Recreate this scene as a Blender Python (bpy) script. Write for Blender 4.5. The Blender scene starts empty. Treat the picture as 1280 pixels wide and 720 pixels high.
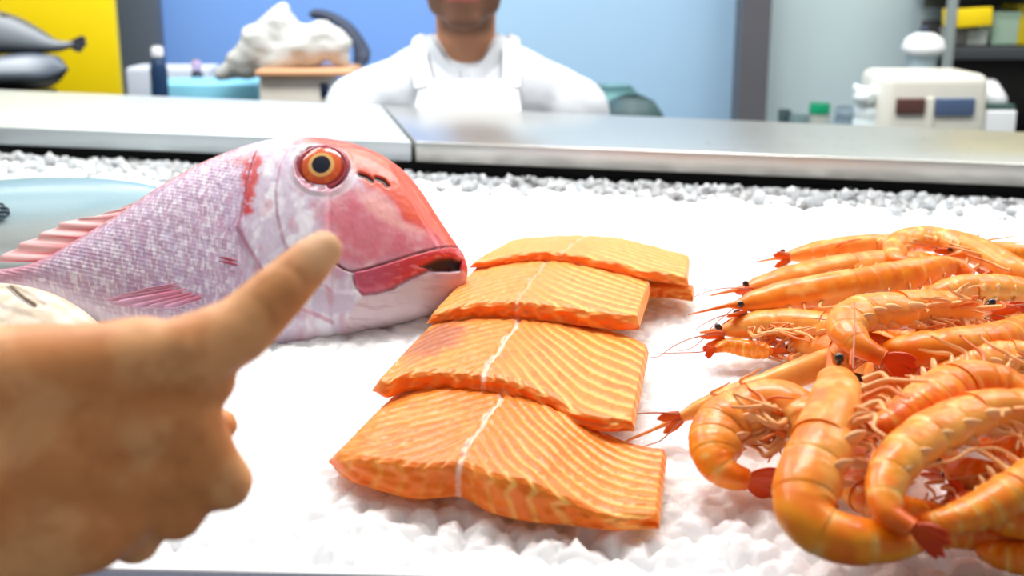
import bpy, bmesh, math, random
import numpy as np
from mathutils import Vector, Matrix
rng = np.random.default_rng(7); random.seed(7)
C = bpy.context.scene.collection
PI = math.pi
# ------------------------------------------------------------------ camera geometry (35 mm lens, 1280 px wide)
F = 35/36*1280; CH = 0.30; PITCH = math.radians(12); CY = F*math.tan(PITCH)-30; CX = 640
def ray(px, py):
    px = np.asarray(px, float); py = np.asarray(py, float)
    a = (px-CX)/F; b = -(py-CY)/F
    d = np.stack([a, math.cos(PITCH)+b*math.sin(PITCH), -math.sin(PITCH)+b*math.cos(PITCH)], -1)
    return d
O0 = np.array([0, 0, CH])
def onz(px, py, z=0.0):
    d = ray(px, py); t = (np.asarray(z)-CH)/d[..., 2]; return O0+d*t[..., None]
def ony(px, py, Y):
    d = ray(px, py); t = np.asarray(Y)/d[..., 1]; return O0+d*t[..., None]
def pxof(P):
    P = np.asarray(P, float)-O0
    fz = P[..., 1]*math.cos(PITCH)-P[..., 2]*math.sin(PITCH)
    up = P[..., 1]*math.sin(PITCH)+P[..., 2]*math.cos(PITCH)
    return CX+F*P[..., 0]/fz, CY-F*up/fz
class Plane:
    def __init__(s, O, ex, n):
        s.O = np.array(O, float); s.n = np.array(n, float)/np.linalg.norm(n)
        ex = np.array(ex, float); ex -= s.n*ex.dot(s.n); s.ex = ex/np.linalg.norm(ex); s.ey = np.cross(s.n, s.ex)
    def at(s, px, py):
        d = ray(px, py); t = ((s.O-O0) @ s.n)/(d @ s.n); return O0+d*t[..., None]
# ------------------------------------------------------------------ numeric helpers
def lin(c):
    c = np.asarray(c, float)/255.0
    return np.where(c <= .04045, c/12.92, ((c+.055)/1.055)**2.4)
def hsh(i, j, s=0):
    i = i.astype(np.int64); j = j.astype(np.int64)
    h = (i*374761393+j*668265263+s*974634777) & 0x7fffffff
    h = ((h ^ (h >> 13))*1274126177) & 0x7fffffff
    h = (h ^ (h >> 16)) & 0xffffff
    return h/float(0xffffff)
def vn(x, y, s=0):
    x = np.asarray(x, float); y = np.asarray(y, float)
    i = np.floor(x); j = np.floor(y); fx = x-i; fy = y-j
    fx = fx*fx*(3-2*fx); fy = fy*fy*(3-2*fy)
    return (hsh(i, j, s)*(1-fx)+hsh(i+1, j, s)*fx)*(1-fy)+(hsh(i, j+1, s)*(1-fx)+hsh(i+1, j+1, s)*fx)*fy
def fbm(x, y, s=0, o=3):
    r = 0; a = 1; t = 0
    for k in range(o):
        r = r+a*vn(x*2**k, y*2**k, s+k); t += a; a *= .5
    return r/t
def sst(e0, e1, x):
    t = np.clip((x-e0)/(e1-e0), 0, 1); return t*t*(3-2*t)
def mixc(a, b, m):
    return a*(1-m[..., None])+b*m[..., None]
def pld(x, y, pts):
    best = np.full(np.shape(x), 1e9)
    for (x0, y0), (x1, y1) in zip(pts[:-1], pts[1:]):
        dx, dy = x1-x0, y1-y0; L = dx*dx+dy*dy+1e-9
        t = np.clip(((x-x0)*dx+(y-y0)*dy)/L, 0, 1)
        best = np.minimum(best, np.hypot(x-x0-t*dx, y-y0-t*dy))
    return best
def pmask(x, y, poly, soft=4):
    ins = np.zeros(np.shape(x), bool); n = len(poly)
    for i in range(n):
        x0, y0 = poly[i]; x1, y1 = poly[(i+1) % n]
        c = ((y0 > y) != (y1 > y)) & (x < (x1-x0)*(y-y0)/((y1-y0) if y1 != y0 else 1e-9)+x0)
        ins ^= c
    d = pld(x, y, list(poly)+[poly[0]])
    sd = np.where(ins, d, -d)
    return sst(-soft, soft, sd)
def crom(P, n):
    P = np.asarray(P, float)
    Q = np.vstack([2*P[0]-P[1], P, 2*P[-1]-P[-2]])
    L = np.r_[0, np.cumsum(np.linalg.norm(np.diff(P[:, :3], axis=0), axis=1))]
    s = np.linspace(0, L[-1], n); out = []
    for v in s:
        i = min(max(np.searchsorted(L, v, 'right')-1, 0), len(P)-2)
        t = (v-L[i])/max(L[i+1]-L[i], 1e-9)
        a, b, c, d = Q[i], Q[i+1], Q[i+2], Q[i+3]
        out.append(.5*((2*b)+(-a+c)*t+(2*a-5*b+4*c-d)*t*t+(-a+3*b-3*c+d)*t**3))
    return np.array(out)
def interp(pts, x):
    pts = sorted(pts); xs = np.array([p[0] for p in pts], float); ys = np.array([p[1] for p in pts], float)
    # monotone-ish smooth cubic interpolation
    m = np.gradient(ys, xs); x = np.clip(x, xs[0], xs[-1])
    i = np.clip(np.searchsorted(xs, x, 'right')-1, 0, len(xs)-2)
    h = xs[i+1]-xs[i]; t = (x-xs[i])/h
    return (2*t**3-3*t**2+1)*ys[i]+(t**3-2*t**2+t)*h*m[i]+(-2*t**3+3*t**2)*ys[i+1]+(t**3-t**2)*h*m[i+1]
# ------------------------------------------------------------------ materials
MATS = {}
def mat(name, col=None, rough=.5, metal=0, spec=.5, sss=0, sssr=(1, .4, .2), sscale=.01, trans=0, attr=False, bump=0, bscale=60,
        bdist=.002, emit=None, estr=1, ior=1.45, noise=0, nscale=8, alpha=1, coat=0, aniso=0, stretch=(1, 1, 1)):
    if name in MATS: return MATS[name]
    m = bpy.data.materials.new(name); m.use_nodes = True; nt = m.node_tree; N = nt.nodes; b = N['Principled BSDF']
    b.inputs['Roughness'].default_value = rough; b.inputs['Metallic'].default_value = metal
    b.inputs['Specular IOR Level'].default_value = spec; b.inputs['IOR'].default_value = ior
    b.inputs['Transmission Weight'].default_value = trans; b.inputs['Alpha'].default_value = alpha
    b.inputs['Coat Weight'].default_value = coat; b.inputs['Coat Roughness'].default_value = .12
    if aniso: b.inputs['Anisotropic'].default_value = aniso
    if sss:
        b.inputs['Subsurface Weight'].default_value = sss; b.inputs['Subsurface Radius'].default_value = sssr
        b.inputs['Subsurface Scale'].default_value = sscale
    tc = N.new('ShaderNodeTexCoord'); mp = N.new('ShaderNodeMapping'); mp.inputs['Scale'].default_value = stretch
    nt.links.new(tc.outputs['Object'], mp.inputs[0])
    src = None
    if attr:
        a = N.new('ShaderNodeAttribute'); a.attribute_name = 'Col'; src = a.outputs['Color']
    elif col is not None:
        r = N.new('ShaderNodeRGB'); r.outputs[0].default_value = (*lin(col), 1); src = r.outputs[0]
    if src is not None:
        if noise or not attr:
            nz = N.new('ShaderNodeTexNoise'); nz.inputs['Scale'].default_value = nscale; nz.inputs['Detail'].default_value = 4
            nt.links.new(mp.outputs[0], nz.inputs['Vector'])
            hv = N.new('ShaderNodeHueSaturation'); mr = N.new('ShaderNodeMapRange')
            k = noise or .03
            mr.inputs['To Min'].default_value = 1-k; mr.inputs['To Max'].default_value = 1+k
            nt.links.new(nz.outputs[0], mr.inputs['Value']); nt.links.new(mr.outputs[0], hv.inputs['Value'])
            nt.links.new(src, hv.inputs['Color']); src = hv.outputs[0]
        nt.links.new(src, b.inputs['Base Color'])
    if bump:
        nz = N.new('ShaderNodeTexNoise'); nz.inputs['Scale'].default_value = bscale; nz.inputs['Detail'].default_value = 3
        nt.links.new(mp.outputs[0], nz.inputs['Vector'])
        bp = N.new('ShaderNodeBump'); bp.inputs['Strength'].default_value = bump; bp.inputs['Distance'].default_value = bdist
        nt.links.new(nz.outputs[0], bp.inputs['Height']); nt.links.new(bp.outputs[0], b.inputs['Normal'])
    if emit is not None:
        b.inputs['Emission Color'].default_value = (*lin(emit), 1); b.inputs['Emission Strength'].default_value = estr
    MATS[name] = m; return m
# ------------------------------------------------------------------ object helpers
def wloc(o):
    v = Vector((0, 0, 0))
    while o is not None: v += o.location; o = o.parent
    return np.array(v)
def mk(name, V, Fc, m, parent=None, smooth=True, col=None, origin=None):
    V = np.asarray(V, float).reshape(-1, 3)
    if parent is not None: org = wloc(parent)
    else: org = np.array(origin if origin is not None else (V.mean(0)[0], V.mean(0)[1], V[:, 2].min()))
    me = bpy.data.meshes.new(name)
    if isinstance(Fc, np.ndarray) and Fc.ndim == 2:
        k = Fc.shape[1]; nf = len(Fc); loc = V-org
        me.vertices.add(len(V)); me.vertices.foreach_set('co', loc.ravel())
        me.loops.add(nf*k); me.loops.foreach_set('vertex_index', Fc.ravel().astype(np.int32))
        me.polygons.add(nf); me.polygons.foreach_set('loop_start', (np.arange(nf)*k).astype(np.int32))
        me.polygons.foreach_set('loop_total', np.full(nf, k, np.int32)); me.update(calc_edges=True)
    else:
        me.from_pydata([tuple(p) for p in (V-org)], [], [tuple(int(i) for i in f) for f in Fc])
    me.validate()
    if smooth and len(me.polygons): me.polygons.foreach_set('use_smooth', np.ones(len(me.polygons), bool))
    if col is not None:
        ca = me.color_attributes.new('Col', 'FLOAT_COLOR', 'POINT'); c4 = np.ones((len(V), 4)); c4[:, :3] = np.clip(col, 0, 1)
        ca.data.foreach_set('color', c4.ravel())
    me.materials.append(m)
    o = bpy.data.objects.new(name, me); C.objects.link(o)
    if parent is not None: o.parent = parent
    else: o.location = org
    return o
def tag(o, label=None, cat=None, group=None, kind=None):
    if label: o['label'] = label
    if cat: o['category'] = cat
    if group: o['group'] = group
    if kind: o['kind'] = kind
    return o
def thing(name, label, cat, loc, group=None):
    o = bpy.data.objects.new(name, None); o.empty_display_size = .02; C.objects.link(o); o.location = loc
    return tag(o, label, cat, group)
def grid(nu, nv, cu=False, cv=False, off=0):
    i = np.arange(nu if cu else nu-1); j = np.arange(nv if cv else nv-1)
    I, J = np.meshgrid(i, j, indexing='ij'); I2 = (I+1) % nu; J2 = (J+1) % nv
    return np.stack([I*nv+J, I2*nv+J, I2*nv+J2, I*nv+J2], -1).reshape(-1, 4)+off
class MB:
    def __init__(s): s.V = []; s.F = []; s.C = []; s.n = 0
    def add(s, V, Fc, col=None):
        V = np.asarray(V, float).reshape(-1, 3); s.V.append(V); s.F += [tuple(int(i)+s.n for i in f) for f in Fc]; s.n += len(V)
        if col is not None:
            c = np.asarray(col, float); s.C.append(np.broadcast_to(c, (len(V), 3)) if c.ndim == 1 else c)
        return s
    def box(s, c, size, bev=0, rz=0, col=None, rx=0, ry=0):
        bm = bmesh.new(); bmesh.ops.create_cube(bm, size=1)
        for v in bm.verts: v.co = Vector((v.co.x*size[0], v.co.y*size[1], v.co.z*size[2]))
        if bev: bmesh.ops.bevel(bm, geom=bm.edges[:], offset=bev, segments=3, affect='EDGES', profile=.5)
        M = Matrix.Translation(Vector(c)) @ Matrix.Rotation(rz, 4, 'Z') @ Matrix.Rotation(rx, 4, 'X') @ Matrix.Rotation(ry, 4, 'Y')
        bm.verts.ensure_lookup_table(); bm.verts.index_update()
        V = [M @ v.co for v in bm.verts]; Fc = [[v.index for v in f.verts] for f in bm.faces]; bm.free()
        return s.add(V, Fc, col)
    def tube(s, P, R, k=10, col=None, flat=1, cap=True, up=(0, 0, 1)):
        P = np.asarray(P, float); n = len(P); R = np.broadcast_to(np.asarray(R, float), (n,))
        T = np.gradient(P, axis=0); T /= np.linalg.norm(T, axis=1)[:, None]+1e-12
        up = np.array(up, float); A = np.cross(T, up); bad = np.linalg.norm(A, axis=1) < 1e-3
        A[bad] = np.cross(T[bad], [1, .1, 0]); A /= np.linalg.norm(A, axis=1)[:, None]; B = np.cross(A, T)
        th = np.linspace(0, 2*PI, k, endpoint=False)
        V = P[:, None]+R[:, None, None]*(np.cos(th)[None, :, None]*A[:, None]+flat*np.sin(th)[None, :, None]*B[:, None])
        Fc = [tuple(f) for f in grid(n, k, cv=True)]
        if cap: Fc += [tuple(range(k))[::-1], tuple((n-1)*k+i for i in range(k))]
        return s.add(V.reshape(-1, 3), Fc, col)
    def lathe(s, c, prof, k=28, col=None, axis=None):
        th = np.linspace(0, 2*PI, k, endpoint=False); pr = np.asarray(prof, float)
        V = np.stack([pr[:, 0, None]*np.cos(th), pr[:, 0, None]*np.sin(th), np.repeat(pr[:, 1, None], k, 1)], -1)
        if axis is not None:
            q = Vector((0, 0, 1)).rotation_difference(Vector(axis)).to_matrix(); V = V @ np.array(q).T
        n = len(pr); Fc = [tuple(f) for f in grid(n, k, cv=True)]+[tuple(range(k))[::-1], tuple((n-1)*k+i for i in range(k))]
        return s.add(V.reshape(-1, 3)+np.asarray(c, float), Fc, col)
    def ell(s, c, r, M=None, nu=16, nv=20, col=None):
        u = np.linspace(0, PI, nu); v = np.linspace(0, 2*PI, nv, endpoint=False)
        V = np.stack([np.sin(u)[:, None]*np.cos(v), np.sin(u)[:, None]*np.sin(v), np.repeat(np.cos(u)[:, None], nv, 1)], -1).reshape(-1, 3)
        V = V*np.asarray(r)
        if M is not None: V = V @ np.asarray(M).T
        return s.add(V+np.asarray(c, float), [tuple(f) for f in grid(nu, nv, cv=True)], col)
    def build(s, name, m, parent=None, smooth=True, origin=None):
        return mk(name, np.vstack(s.V), s.F, m, parent, smooth, np.vstack(s.C) if s.C else None, origin)
def sharp(o, ang=40):
    me = o.data; me.polygons.foreach_set('use_smooth', np.ones(len(me.polygons), bool))
    try: me.set_sharp_from_angle(angle=math.radians(ang))
    except Exception: pass
    return o
def capsules(L, k=18):
    """L: list of (p0, r0, p1, r1[, flat, upvec]) -> MB of overlapping closed tapered capsules"""
    mb = MB()
    for c in L:
        p0, r0, p1, r1 = np.array(c[0], float), c[1], np.array(c[2], float), c[3]
        flat = c[4] if len(c) > 4 else 1; up = c[5] if len(c) > 5 else (0, 0, 1)
        d = p1-p0; Ld = np.linalg.norm(d)+1e-9; d /= Ld
        ts = np.linspace(0, PI/2, 7); P = []; R = []
        for t in ts: P.append(p0-d*r0*math.cos(t)*.98); R.append(max(r0*math.sin(t), 1e-5))
        for t in np.linspace(.1, .9, 7): P.append(p0+(p1-p0)*t); R.append(r0+(r1-r0)*t)
        for t in ts[::-1]: P.append(p1+d*r1*math.cos(t)*.98); R.append(max(r1*math.sin(t), 1e-5))
        mb.tube(P, R, k, flat=flat, up=up)
    return mb
def remesh(mb, name, vox, sm, m, parent=None, colfn=None, origin=None, dispfn=None):
    V = np.vstack(mb.V); me = bpy.data.meshes.new('tmp'); me.from_pydata([tuple(p) for p in V], [], mb.F)
    o = bpy.data.objects.new('tmp', me); C.objects.link(o)
    r = o.modifiers.new('r', 'REMESH'); r.mode = 'VOXEL'; r.voxel_size = vox
    s = o.modifiers.new('s', 'SMOOTH'); s.iterations = sm; s.factor = .5
    dg = bpy.context.evaluated_depsgraph_get(); dg.update()
    e = bpy.data.meshes.new_from_object(o.evaluated_get(dg))
    V = np.empty(len(e.vertices)*3); e.vertices.foreach_get('co', V); V = V.reshape(-1, 3)
    Nn = np.empty(len(e.vertices)*3); e.vertices.foreach_get('normal', Nn); Nn = Nn.reshape(-1, 3)
    Fc = [tuple(p.vertices) for p in e.polygons]
    bpy.data.objects.remove(o); bpy.data.meshes.remove(me); bpy.data.meshes.remove(e)
    if dispfn is not None: V = V+Nn*dispfn(V)[:, None]
    return mk(name, V, Fc, m, parent, True, colfn(V, Nn) if colfn else None, origin)
# ================================================================== fishes on the ice
def lens_fish(root, outline_top, outline_bot, plane, T, colfn, dispfn, m, x0, x1, nx=300, nf=120, nb=24, name='body', po=.8, dense=None):
    t = np.linspace(0, 1, nx)
    if dense == 'right': t = 1-(1-t)**1.7
    X = x0+(x1-x0)*t
    top = interp(outline_top, X); bot = interp(outline_bot, X)
    mid = (top+bot)/2; half = (bot-top)/2
    th = np.r_[np.linspace(0, PI, nf, endpoint=False), np.linspace(PI, 2*PI, nb, endpoint=False)]
    py = mid[:, None]-half[:, None]*np.cos(th)[None, :]
    px = np.repeat(X[:, None], len(th), 1)
    P = plane.at(px, py)
    w = np.abs(np.sin(th))**po*np.sign(np.sin(th)+1e-12)
    W = T(X)[:, None]*w[None, :]
    fr = (np.sin(th) > 0)[None, :]*np.abs(np.sin(th))[None, :]**.5
    if dispfn is not None: W = W+dispfn(px, py)*fr
    V = P+W[..., None]*plane.n
    col = colfn(px, py)
    Fc = [tuple(f) for f in grid(nx, len(th), cv=True)]
    k = len(th); Fc += [tuple(range(k))[::-1], tuple((nx-1)*k+i for i in range(k))]
    return mk(name, V.reshape(-1, 3), Fc, m, root, True, col.reshape(-1, 3))
def membrane(name, base, tip, plane, m, root, colfn, off0=.0, off1=.0, thick=.0012, nr=60, nq=14, jag=0):
    """fin between a base curve and a tip curve given on the plane, with ribs, two-sided and thick"""
    B = crom(np.c_[np.array(base, float), np.zeros(len(base))], nr)[:, :2]; Tt = crom(np.c_[np.array(tip, float), np.zeros(len(tip))], nr)[:, :2]
    q = np.linspace(0, 1, nq)
    s = np.linspace(0, 1, nr)
    if jag: Tt = Tt+(Tt-B)*((np.abs(np.sin(s*PI*jag))-.5)*.12)[:, None]
    px = B[:, None, 0]*(1-q)+Tt[:, None, 0]*q; py = B[:, None, 1]*(1-q)+Tt[:, None, 1]*q
    P = plane.at(px, py)
    off = off0*(1-q)[None, :]+off1*q[None, :]+.0008*np.sin(s*PI*(jag or 8)*2)[:, None]
    A = P+(off+thick/2)[..., None]*plane.n; Bk = P+(off-thick/2)[..., None]*plane.n
    c = colfn(np.repeat(s[:, None], nq, 1), np.repeat(q[None, :], nr, 0))
    n = nr*nq; f1 = grid(nr, nq); f2 = grid(nr, nq, off=n)[:, ::-1]
    Fc = [tuple(f) for f in f1]+[tuple(f) for f in f2]
    edge = [i*nq for i in range(nr)]+[(nr-1)*nq+j for j in range(1, nq)]+[i*nq+nq-1 for i in range(nr-2, -1, -1)]+[j for j in range(nq-2, 0, -1)]
    for a, b in zip(edge, edge[1:]+edge[:1]): Fc.append((a, a+n, b+n, b))
    V = np.vstack([A.reshape(-1, 3), Bk.reshape(-1, 3)])
    return mk(name, V, Fc, m, root, True, np.vstack([c.reshape(-1, 3)]*2))
fishskin = mat('wet fish skin', attr=True, rough=.40, spec=.4, sss=.05, sscale=.004, bump=.25, bscale=260, bdist=.0008, coat=.12)
finmat = mat('thin red fin', attr=True, rough=.35, spec=.5, sss=.15, sscale=.004)
beta = math.radians(50)
PL = Plane((0, .84, 0.0), (1, 0, 0), (0, -math.sin(beta), math.cos(beta)))
s_top = [(-70, 335), (-30, 338), (0, 338), (30, 336), (60, 327), (100, 304), (150, 274), (200, 241), (250, 212), (290, 195), (320, 185), (350, 179), (385, 177), (420, 180),
         (450, 187), (480, 200), (510, 222), (530, 246), (548, 274), (562, 295), (574, 312), (581, 323), (585, 336)]
s_bot = [(-70, 362), (-30, 360), (0, 361), (40, 364), (80, 377), (113, 397), (160, 420), (220, 438), (290, 449), (340, 446), (400, 432), (450, 415), (500, 402), (540, 388), (565, 372),
         (578, 360), (583, 350), (585, 342)]
def sT(X):
    return interp([(-70, .007), (0, .010), (80, .022), (180, .036), (300, .045), (400, .046), (480, .040), (540, .028), (570, .017), (582, .008), (585, .002)], X)
L1 = [(572, 316), (545, 328), (515, 340), (485, 351), (465, 358), (450, 361), (438, 358), (425, 350), (418, 340)]    # crease above the upper lip
L2 = [(562, 346), (540, 352), (515, 364), (495, 376), (475, 382), (460, 384), (452, 378), (449, 366)]                   # lower rim of the upper lip
GP = [(372, 205), (362, 235), (358, 270), (361, 300), (368, 330), (380, 352), (400, 372), (424, 384)]                    # cheek edge
GO = [(330, 208), (322, 250), (318, 290), (312, 312), (322, 330), (334, 350), (352, 378), (380, 402), (420, 414)]        # gill cover edge
def snap_col(x, y):
    top = interp(s_top, x); bot = interp(s_bot, x); v = (y-top)/np.maximum(bot-top, 1)
    c = np.broadcast_to(lin((202, 174, 200)), x.shape+(3,)).copy()
    st = fbm(x/3.2, y/11, 3, 3); st2 = fbm(x/9, y/16, 9, 3)
    c = mixc(c, lin((238, 232, 244)), sst(.5, .85, st)*.55)
    c = mixc(c, lin((196, 128, 158)), sst(.55, .25, st)*.3)
    c = mixc(c, lin((188, 176, 216)), sst(.4, .9, st2)*.35)
    # rows of scales
    sc = (vn(x/2.2+.15*y/4, y/5.2, 101)-.5)*2
    body = sst(330, 290, x)
    c = mixc(c, lin((248, 242, 250)), sst(.0, .8, sc)*.75*body)
    c = mixc(c, lin((196, 92, 104)), sst(26, 4, y-top)*.75*body*(.6+.4*vn(x/6, y/6, 8)))
    c = mixc(c, lin((205, 150, 170)), sst(100, -20, x)*.6)
    c = mixc(c, lin((238, 228, 236)), sst(.72, 1, v)*.6)
    # head
    hd = sst(318, 335, x)
    sil = mixc(np.broadcast_to(lin((214, 200, 218)), c.shape), lin((240, 236, 244)), sst(.45, .7, fbm(x/14+y/40, y/22, 21)))
    sil = mixc(sil, lin((205, 130, 150)), sst(.5, .8, fbm(x/14, y/26, 33))*.5)
    c = mixc(c, sil, hd)
    n1 = (fbm(x/26, y/26, 41)-.5)*22; n2 = (fbm(x/26, y/26, 57)-.5)*22
    xx, yy = x+n1, y+n2
    red = pmask(xx, yy, [(388, 172), (420, 170), (460, 180), (520, 215), (560, 280), (600, 335), (560, 325), (520, 312), (500, 290), (480, 262), (448, 238), (436, 215), (400, 198), (370, 190)], 9)
    c = mixc(c, lin((224, 76, 30)), red*.96)
    c = mixc(c, lin((236, 120, 76)), red*sst(.5, .85, fbm(x/20, y/30, 77))*.6)
    ck = pmask(xx, yy, [(430, 262), (470, 255), (505, 292), (560, 318), (560, 330), (500, 348), (458, 364), (428, 350), (410, 300), (415, 275)], 14)
    c = mixc(c, lin((216, 96, 112)), ck*.8)
    c = mixc(c, lin((240, 178, 172)), pmask(xx, yy, [(455, 262), (480, 262), (500, 295), (530, 312), (515, 322), (480, 300)], 7)*.8)
    c = mixc(c, lin((236, 190, 200)), sst(.55, .85, fbm(x/22, y/12, 88))*ck*.45)
    pa = pmask(xx, yy, [(312, 222), (332, 215), (340, 235), (332, 262), (330, 292), (318, 296), (314, 262)], 4)
    c = mixc(c, lin((206, 62, 62)), pa*.95*sst(.2, .45, fbm(x/6, y/8, 93)))
    c = mixc(c, lin((220, 110, 105)), pmask(xx, yy, [(285, 218), (330, 205), (385, 188), (400, 196), (340, 216), (300, 232)], 5)*.45)
    lip = pmask(x, y, [(590, 322), (590, 345), (562, 346), (540, 352), (515, 364), (495, 376), (475, 382), (458, 385), (450, 374), (450, 361), (485, 351), (545, 328), (573, 314)], 2)
    c = mixc(c, lin((208, 62, 66)), lip)
    c = mixc(c, lin((232, 140, 142)), lip*sst(.55, .75, fbm(x/10+y/8, y/4, 61))*.6)
    c = mixc(c, lin((190, 92, 120)), lip*sst(520, 470, x)*.7)
    low = pmask(x, y, [(600, 344), (560, 350), (520, 366), (490, 380), (455, 388), (430, 420), (560, 400), (600, 372)], 3)
    c = mixc(c, lin((226, 205, 208)), low*.9)
    c = mixc(c, lin((205, 110, 112)), low*sst(520, 580, x)*.75)
    c = mixc(c, lin((190, 150, 160)), low*sst(.5, .75, fbm(x/26+y/10, y/4, 17))*.5)
    dk = pmask(x, y, [(528, 350), (548, 338), (566, 332), (577, 334), (575, 345), (562, 349), (545, 351)], 2)
    c = mixc(c, lin((48, 14, 14)), dk)
    for ln, w_, cc, a in ((L1, 1.6, (110, 28, 40), .9), (L2, 1.3, (120, 40, 52), .8), (GP, 1.6, (190, 120, 145), .6), (GO, 1.8, (176, 84, 108), .7)):
        c = mixc(c, lin(cc), sst(w_*1.8, w_*.6, pld(x, y, ln))*a*(.6+.4*vn(x/6, y/6, 3)))
    for ln in ([(456, 243), (464, 245), (471, 250)], [(476, 246), (484, 248), (489, 254)]):
        c = mixc(c, lin((40, 16, 20)), sst(4.0, 1.2, pld(x, y, ln)))
    re = np.hypot((x-412)/1.02, (y-236))
    c = mixc(c, lin((150, 50, 58)), sst(38, 30, re)*sst(.35, .6, fbm(x/5, y/5, 5))*.8)
    c = mixc(c, lin((232, 222, 232)), sst(5, 2, np.abs(re-39))*.5*sst(235, 250, y))
    return c
def snap_disp(x, y):
    re = np.hypot(x-412, y-236)
    d = -.0035*sst(34, 27, re)+.0016*sst(7, 0, np.abs(re-34))
    d += -.0022*sst(3.5, 0, pld(x, y, L1))-.0016*sst(3, 0, pld(x, y, L2))
    lip = pmask(x, y, [(592, 322), (592, 345), (562, 346), (540, 352), (515, 364), (495, 376), (475, 382), (458, 385), (450, 374), (450, 361), (485, 351), (545, 328), (573, 314)], 4)
    d += .0028*lip
    d += -.008*pmask(x, y, [(528, 350), (548, 338), (566, 332), (577, 334), (575, 345), (562, 349), (545, 351)], 4)
    go = pmask(x, y, GO+[(420, 200)], 3); d += .0028*go
    gp = pmask(x, y, GP+[(470, 380), (560, 340), (480, 200)], 3); d += .0018*gp
    d += -.0025*sst(5, 1, pld(x, y, [(456, 243), (464, 245), (471, 250)]))-.0025*sst(5, 1, pld(x, y, [(476, 246), (484, 248), (489, 254)]))
    body = sst(325, 300, x)
    d += .0004*np.sin((x*.35+y)*.9)*np.sin((x*.9-y*.5)*.75)*body
    d += .0007*(fbm(x/7, y/9, 12)-.5)*(1+body)
    return d
snap = thing('red_snapper', 'large pink and red snapper on the ice with an orange-ringed eye', 'fish', tuple(PL.at(300, 445)-np.array([0, 0, .0])))
lens_fish(snap, s_top, s_bot, PL, sT, snap_col, snap_disp, fishskin, -70, 584.6, nx=520, nf=230, nb=26, dense='right')
# eye
ec = PL.at(412, 236)+PL.n*(float(sT(np.array([412.]))[0])*.985**.8*.90)
def eye_parts(root):
    M = np.stack([PL.ex, PL.ey, PL.n], 1)
    px = float(np.linalg.norm(PL.at(413., 236.)-PL.at(412., 236.)))
    k = 72; rr = np.linspace(0, 28, 56)
    th = np.linspace(0, 2*PI, k, endpoint=False)
    R, TH = np.meshgrid(rr, th, indexing='ij')
    z = .0075*np.sqrt(np.clip(1-(R/29)**2, 0, 1))
    V = ec+(R*px*np.cos(TH))[..., None]*PL.ex+(R*px*np.sin(TH))[..., None]*PL.ey+z[..., None]*PL.n
    wob = R+.5*np.sin(TH*2+1)
    c = np.broadcast_to(lin((16, 22, 44)), R.shape+(3,)).copy()
    c = mixc(c, lin((222, 160, 88)), sst(10.8, 12, wob))
    c = mixc(c, lin((240, 200, 120)), sst(12, 13, wob)*sst(16.5, 15, wob)*.6)
    c = mixc(c, lin((222, 92, 42)), sst(15, 17.5, wob))
    c = mixc(c, lin((236, 120, 58)), sst(.5, .7, fbm(np.cos(TH)*5+9, np.sin(TH)*5+9, 2))*sst(16, 19, wob)*.7)
    c = mixc(c, lin((160, 44, 40)), sst(22.5, 25.5, wob))
    mk('eye', V.reshape(-1, 3), [tuple(f) for f in grid(len(rr), k, cv=True)], mat('wet eye', attr=True, rough=.18, spec=.5, coat=.5), root, True, c.reshape(-1, 3))
    mb = MB(); a = np.linspace(0, 2*PI, 49)
    P = ec+(28.5*px*np.cos(a))[:, None]*PL.ex+(28*px*np.sin(a))[:, None]*PL.ey+.0012*PL.n
    mb.tube(P, .0020+.0006*np.sin(a*3), 10, cap=False)
    mb.build('eyelid_rim', mat('eye rim skin', (178, 74, 84), rough=.3, sss=.1, sscale=.004, noise=.25, nscale=200, coat=.3), root)
eye_parts(snap)
def fincol(s, q, n=11):
    r = np.abs(np.sin(s*PI*n))
    c = np.broadcast_to(lin((236, 190, 188)), s.shape+(3,)).copy()
    c = mixc(c, lin((202, 66, 74)), sst(.55, .1, r)*sst(1.15, .3, q))
    c = mixc(c, lin((208, 84, 88)), sst(.5, .0, q)*.7)
    return c
membrane('dorsal_fin', [(62, 330), (90, 314), (120, 296), (160, 272), (200, 246), (245, 218)], [(-4, 326), (20, 308), (52, 292), (84, 276), (130, 266), (205, 240)], PL, finmat, snap, fincol, .004, -.002, jag=8)
membrane('spiny_dorsal_fin', [(236, 226), (260, 212), (285, 202), (310, 194)], [(214, 232), (240, 211), (268, 199), (300, 188)], PL, finmat, snap, lambda s, q: fincol(s, q, 4)*.8, .003, .0, jag=3)
pf = float(sT(np.array([240.]))[0])
def pfc(s, q):
    c = np.broadcast_to(lin((206, 92, 122)), s.shape+(3,)).copy()
    c = mixc(c, lin((228, 165, 190)), sst(.4, .9, np.abs(np.sin(s*PI*7)))*.7); return mixc(c, lin((214, 180, 208)), sst(.45, 1, q)*.7)
membrane('pectoral_fin', [(304, 362), (303, 367), (301, 373), (299, 380)], [(205, 380), (160, 394), (180, 402), (238, 404)], PL, finmat, snap, pfc, pf*.86, pf*.93, thick=.0016, nr=50, nq=30, jag=7)
membrane('pelvic_fin', [(330, 440), (315, 444), (300, 446)], [(265, 462), (238, 462), (236, 450)], PL, finmat, snap, pfc, .012, .016, jag=4)
membrane('tail_fin', [(-66, 334), (-68, 348), (-66, 362)], [(-190, 262), (-150, 348), (-190, 420)], PL, finmat, snap, fincol, 0, 0, jag=9)
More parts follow.
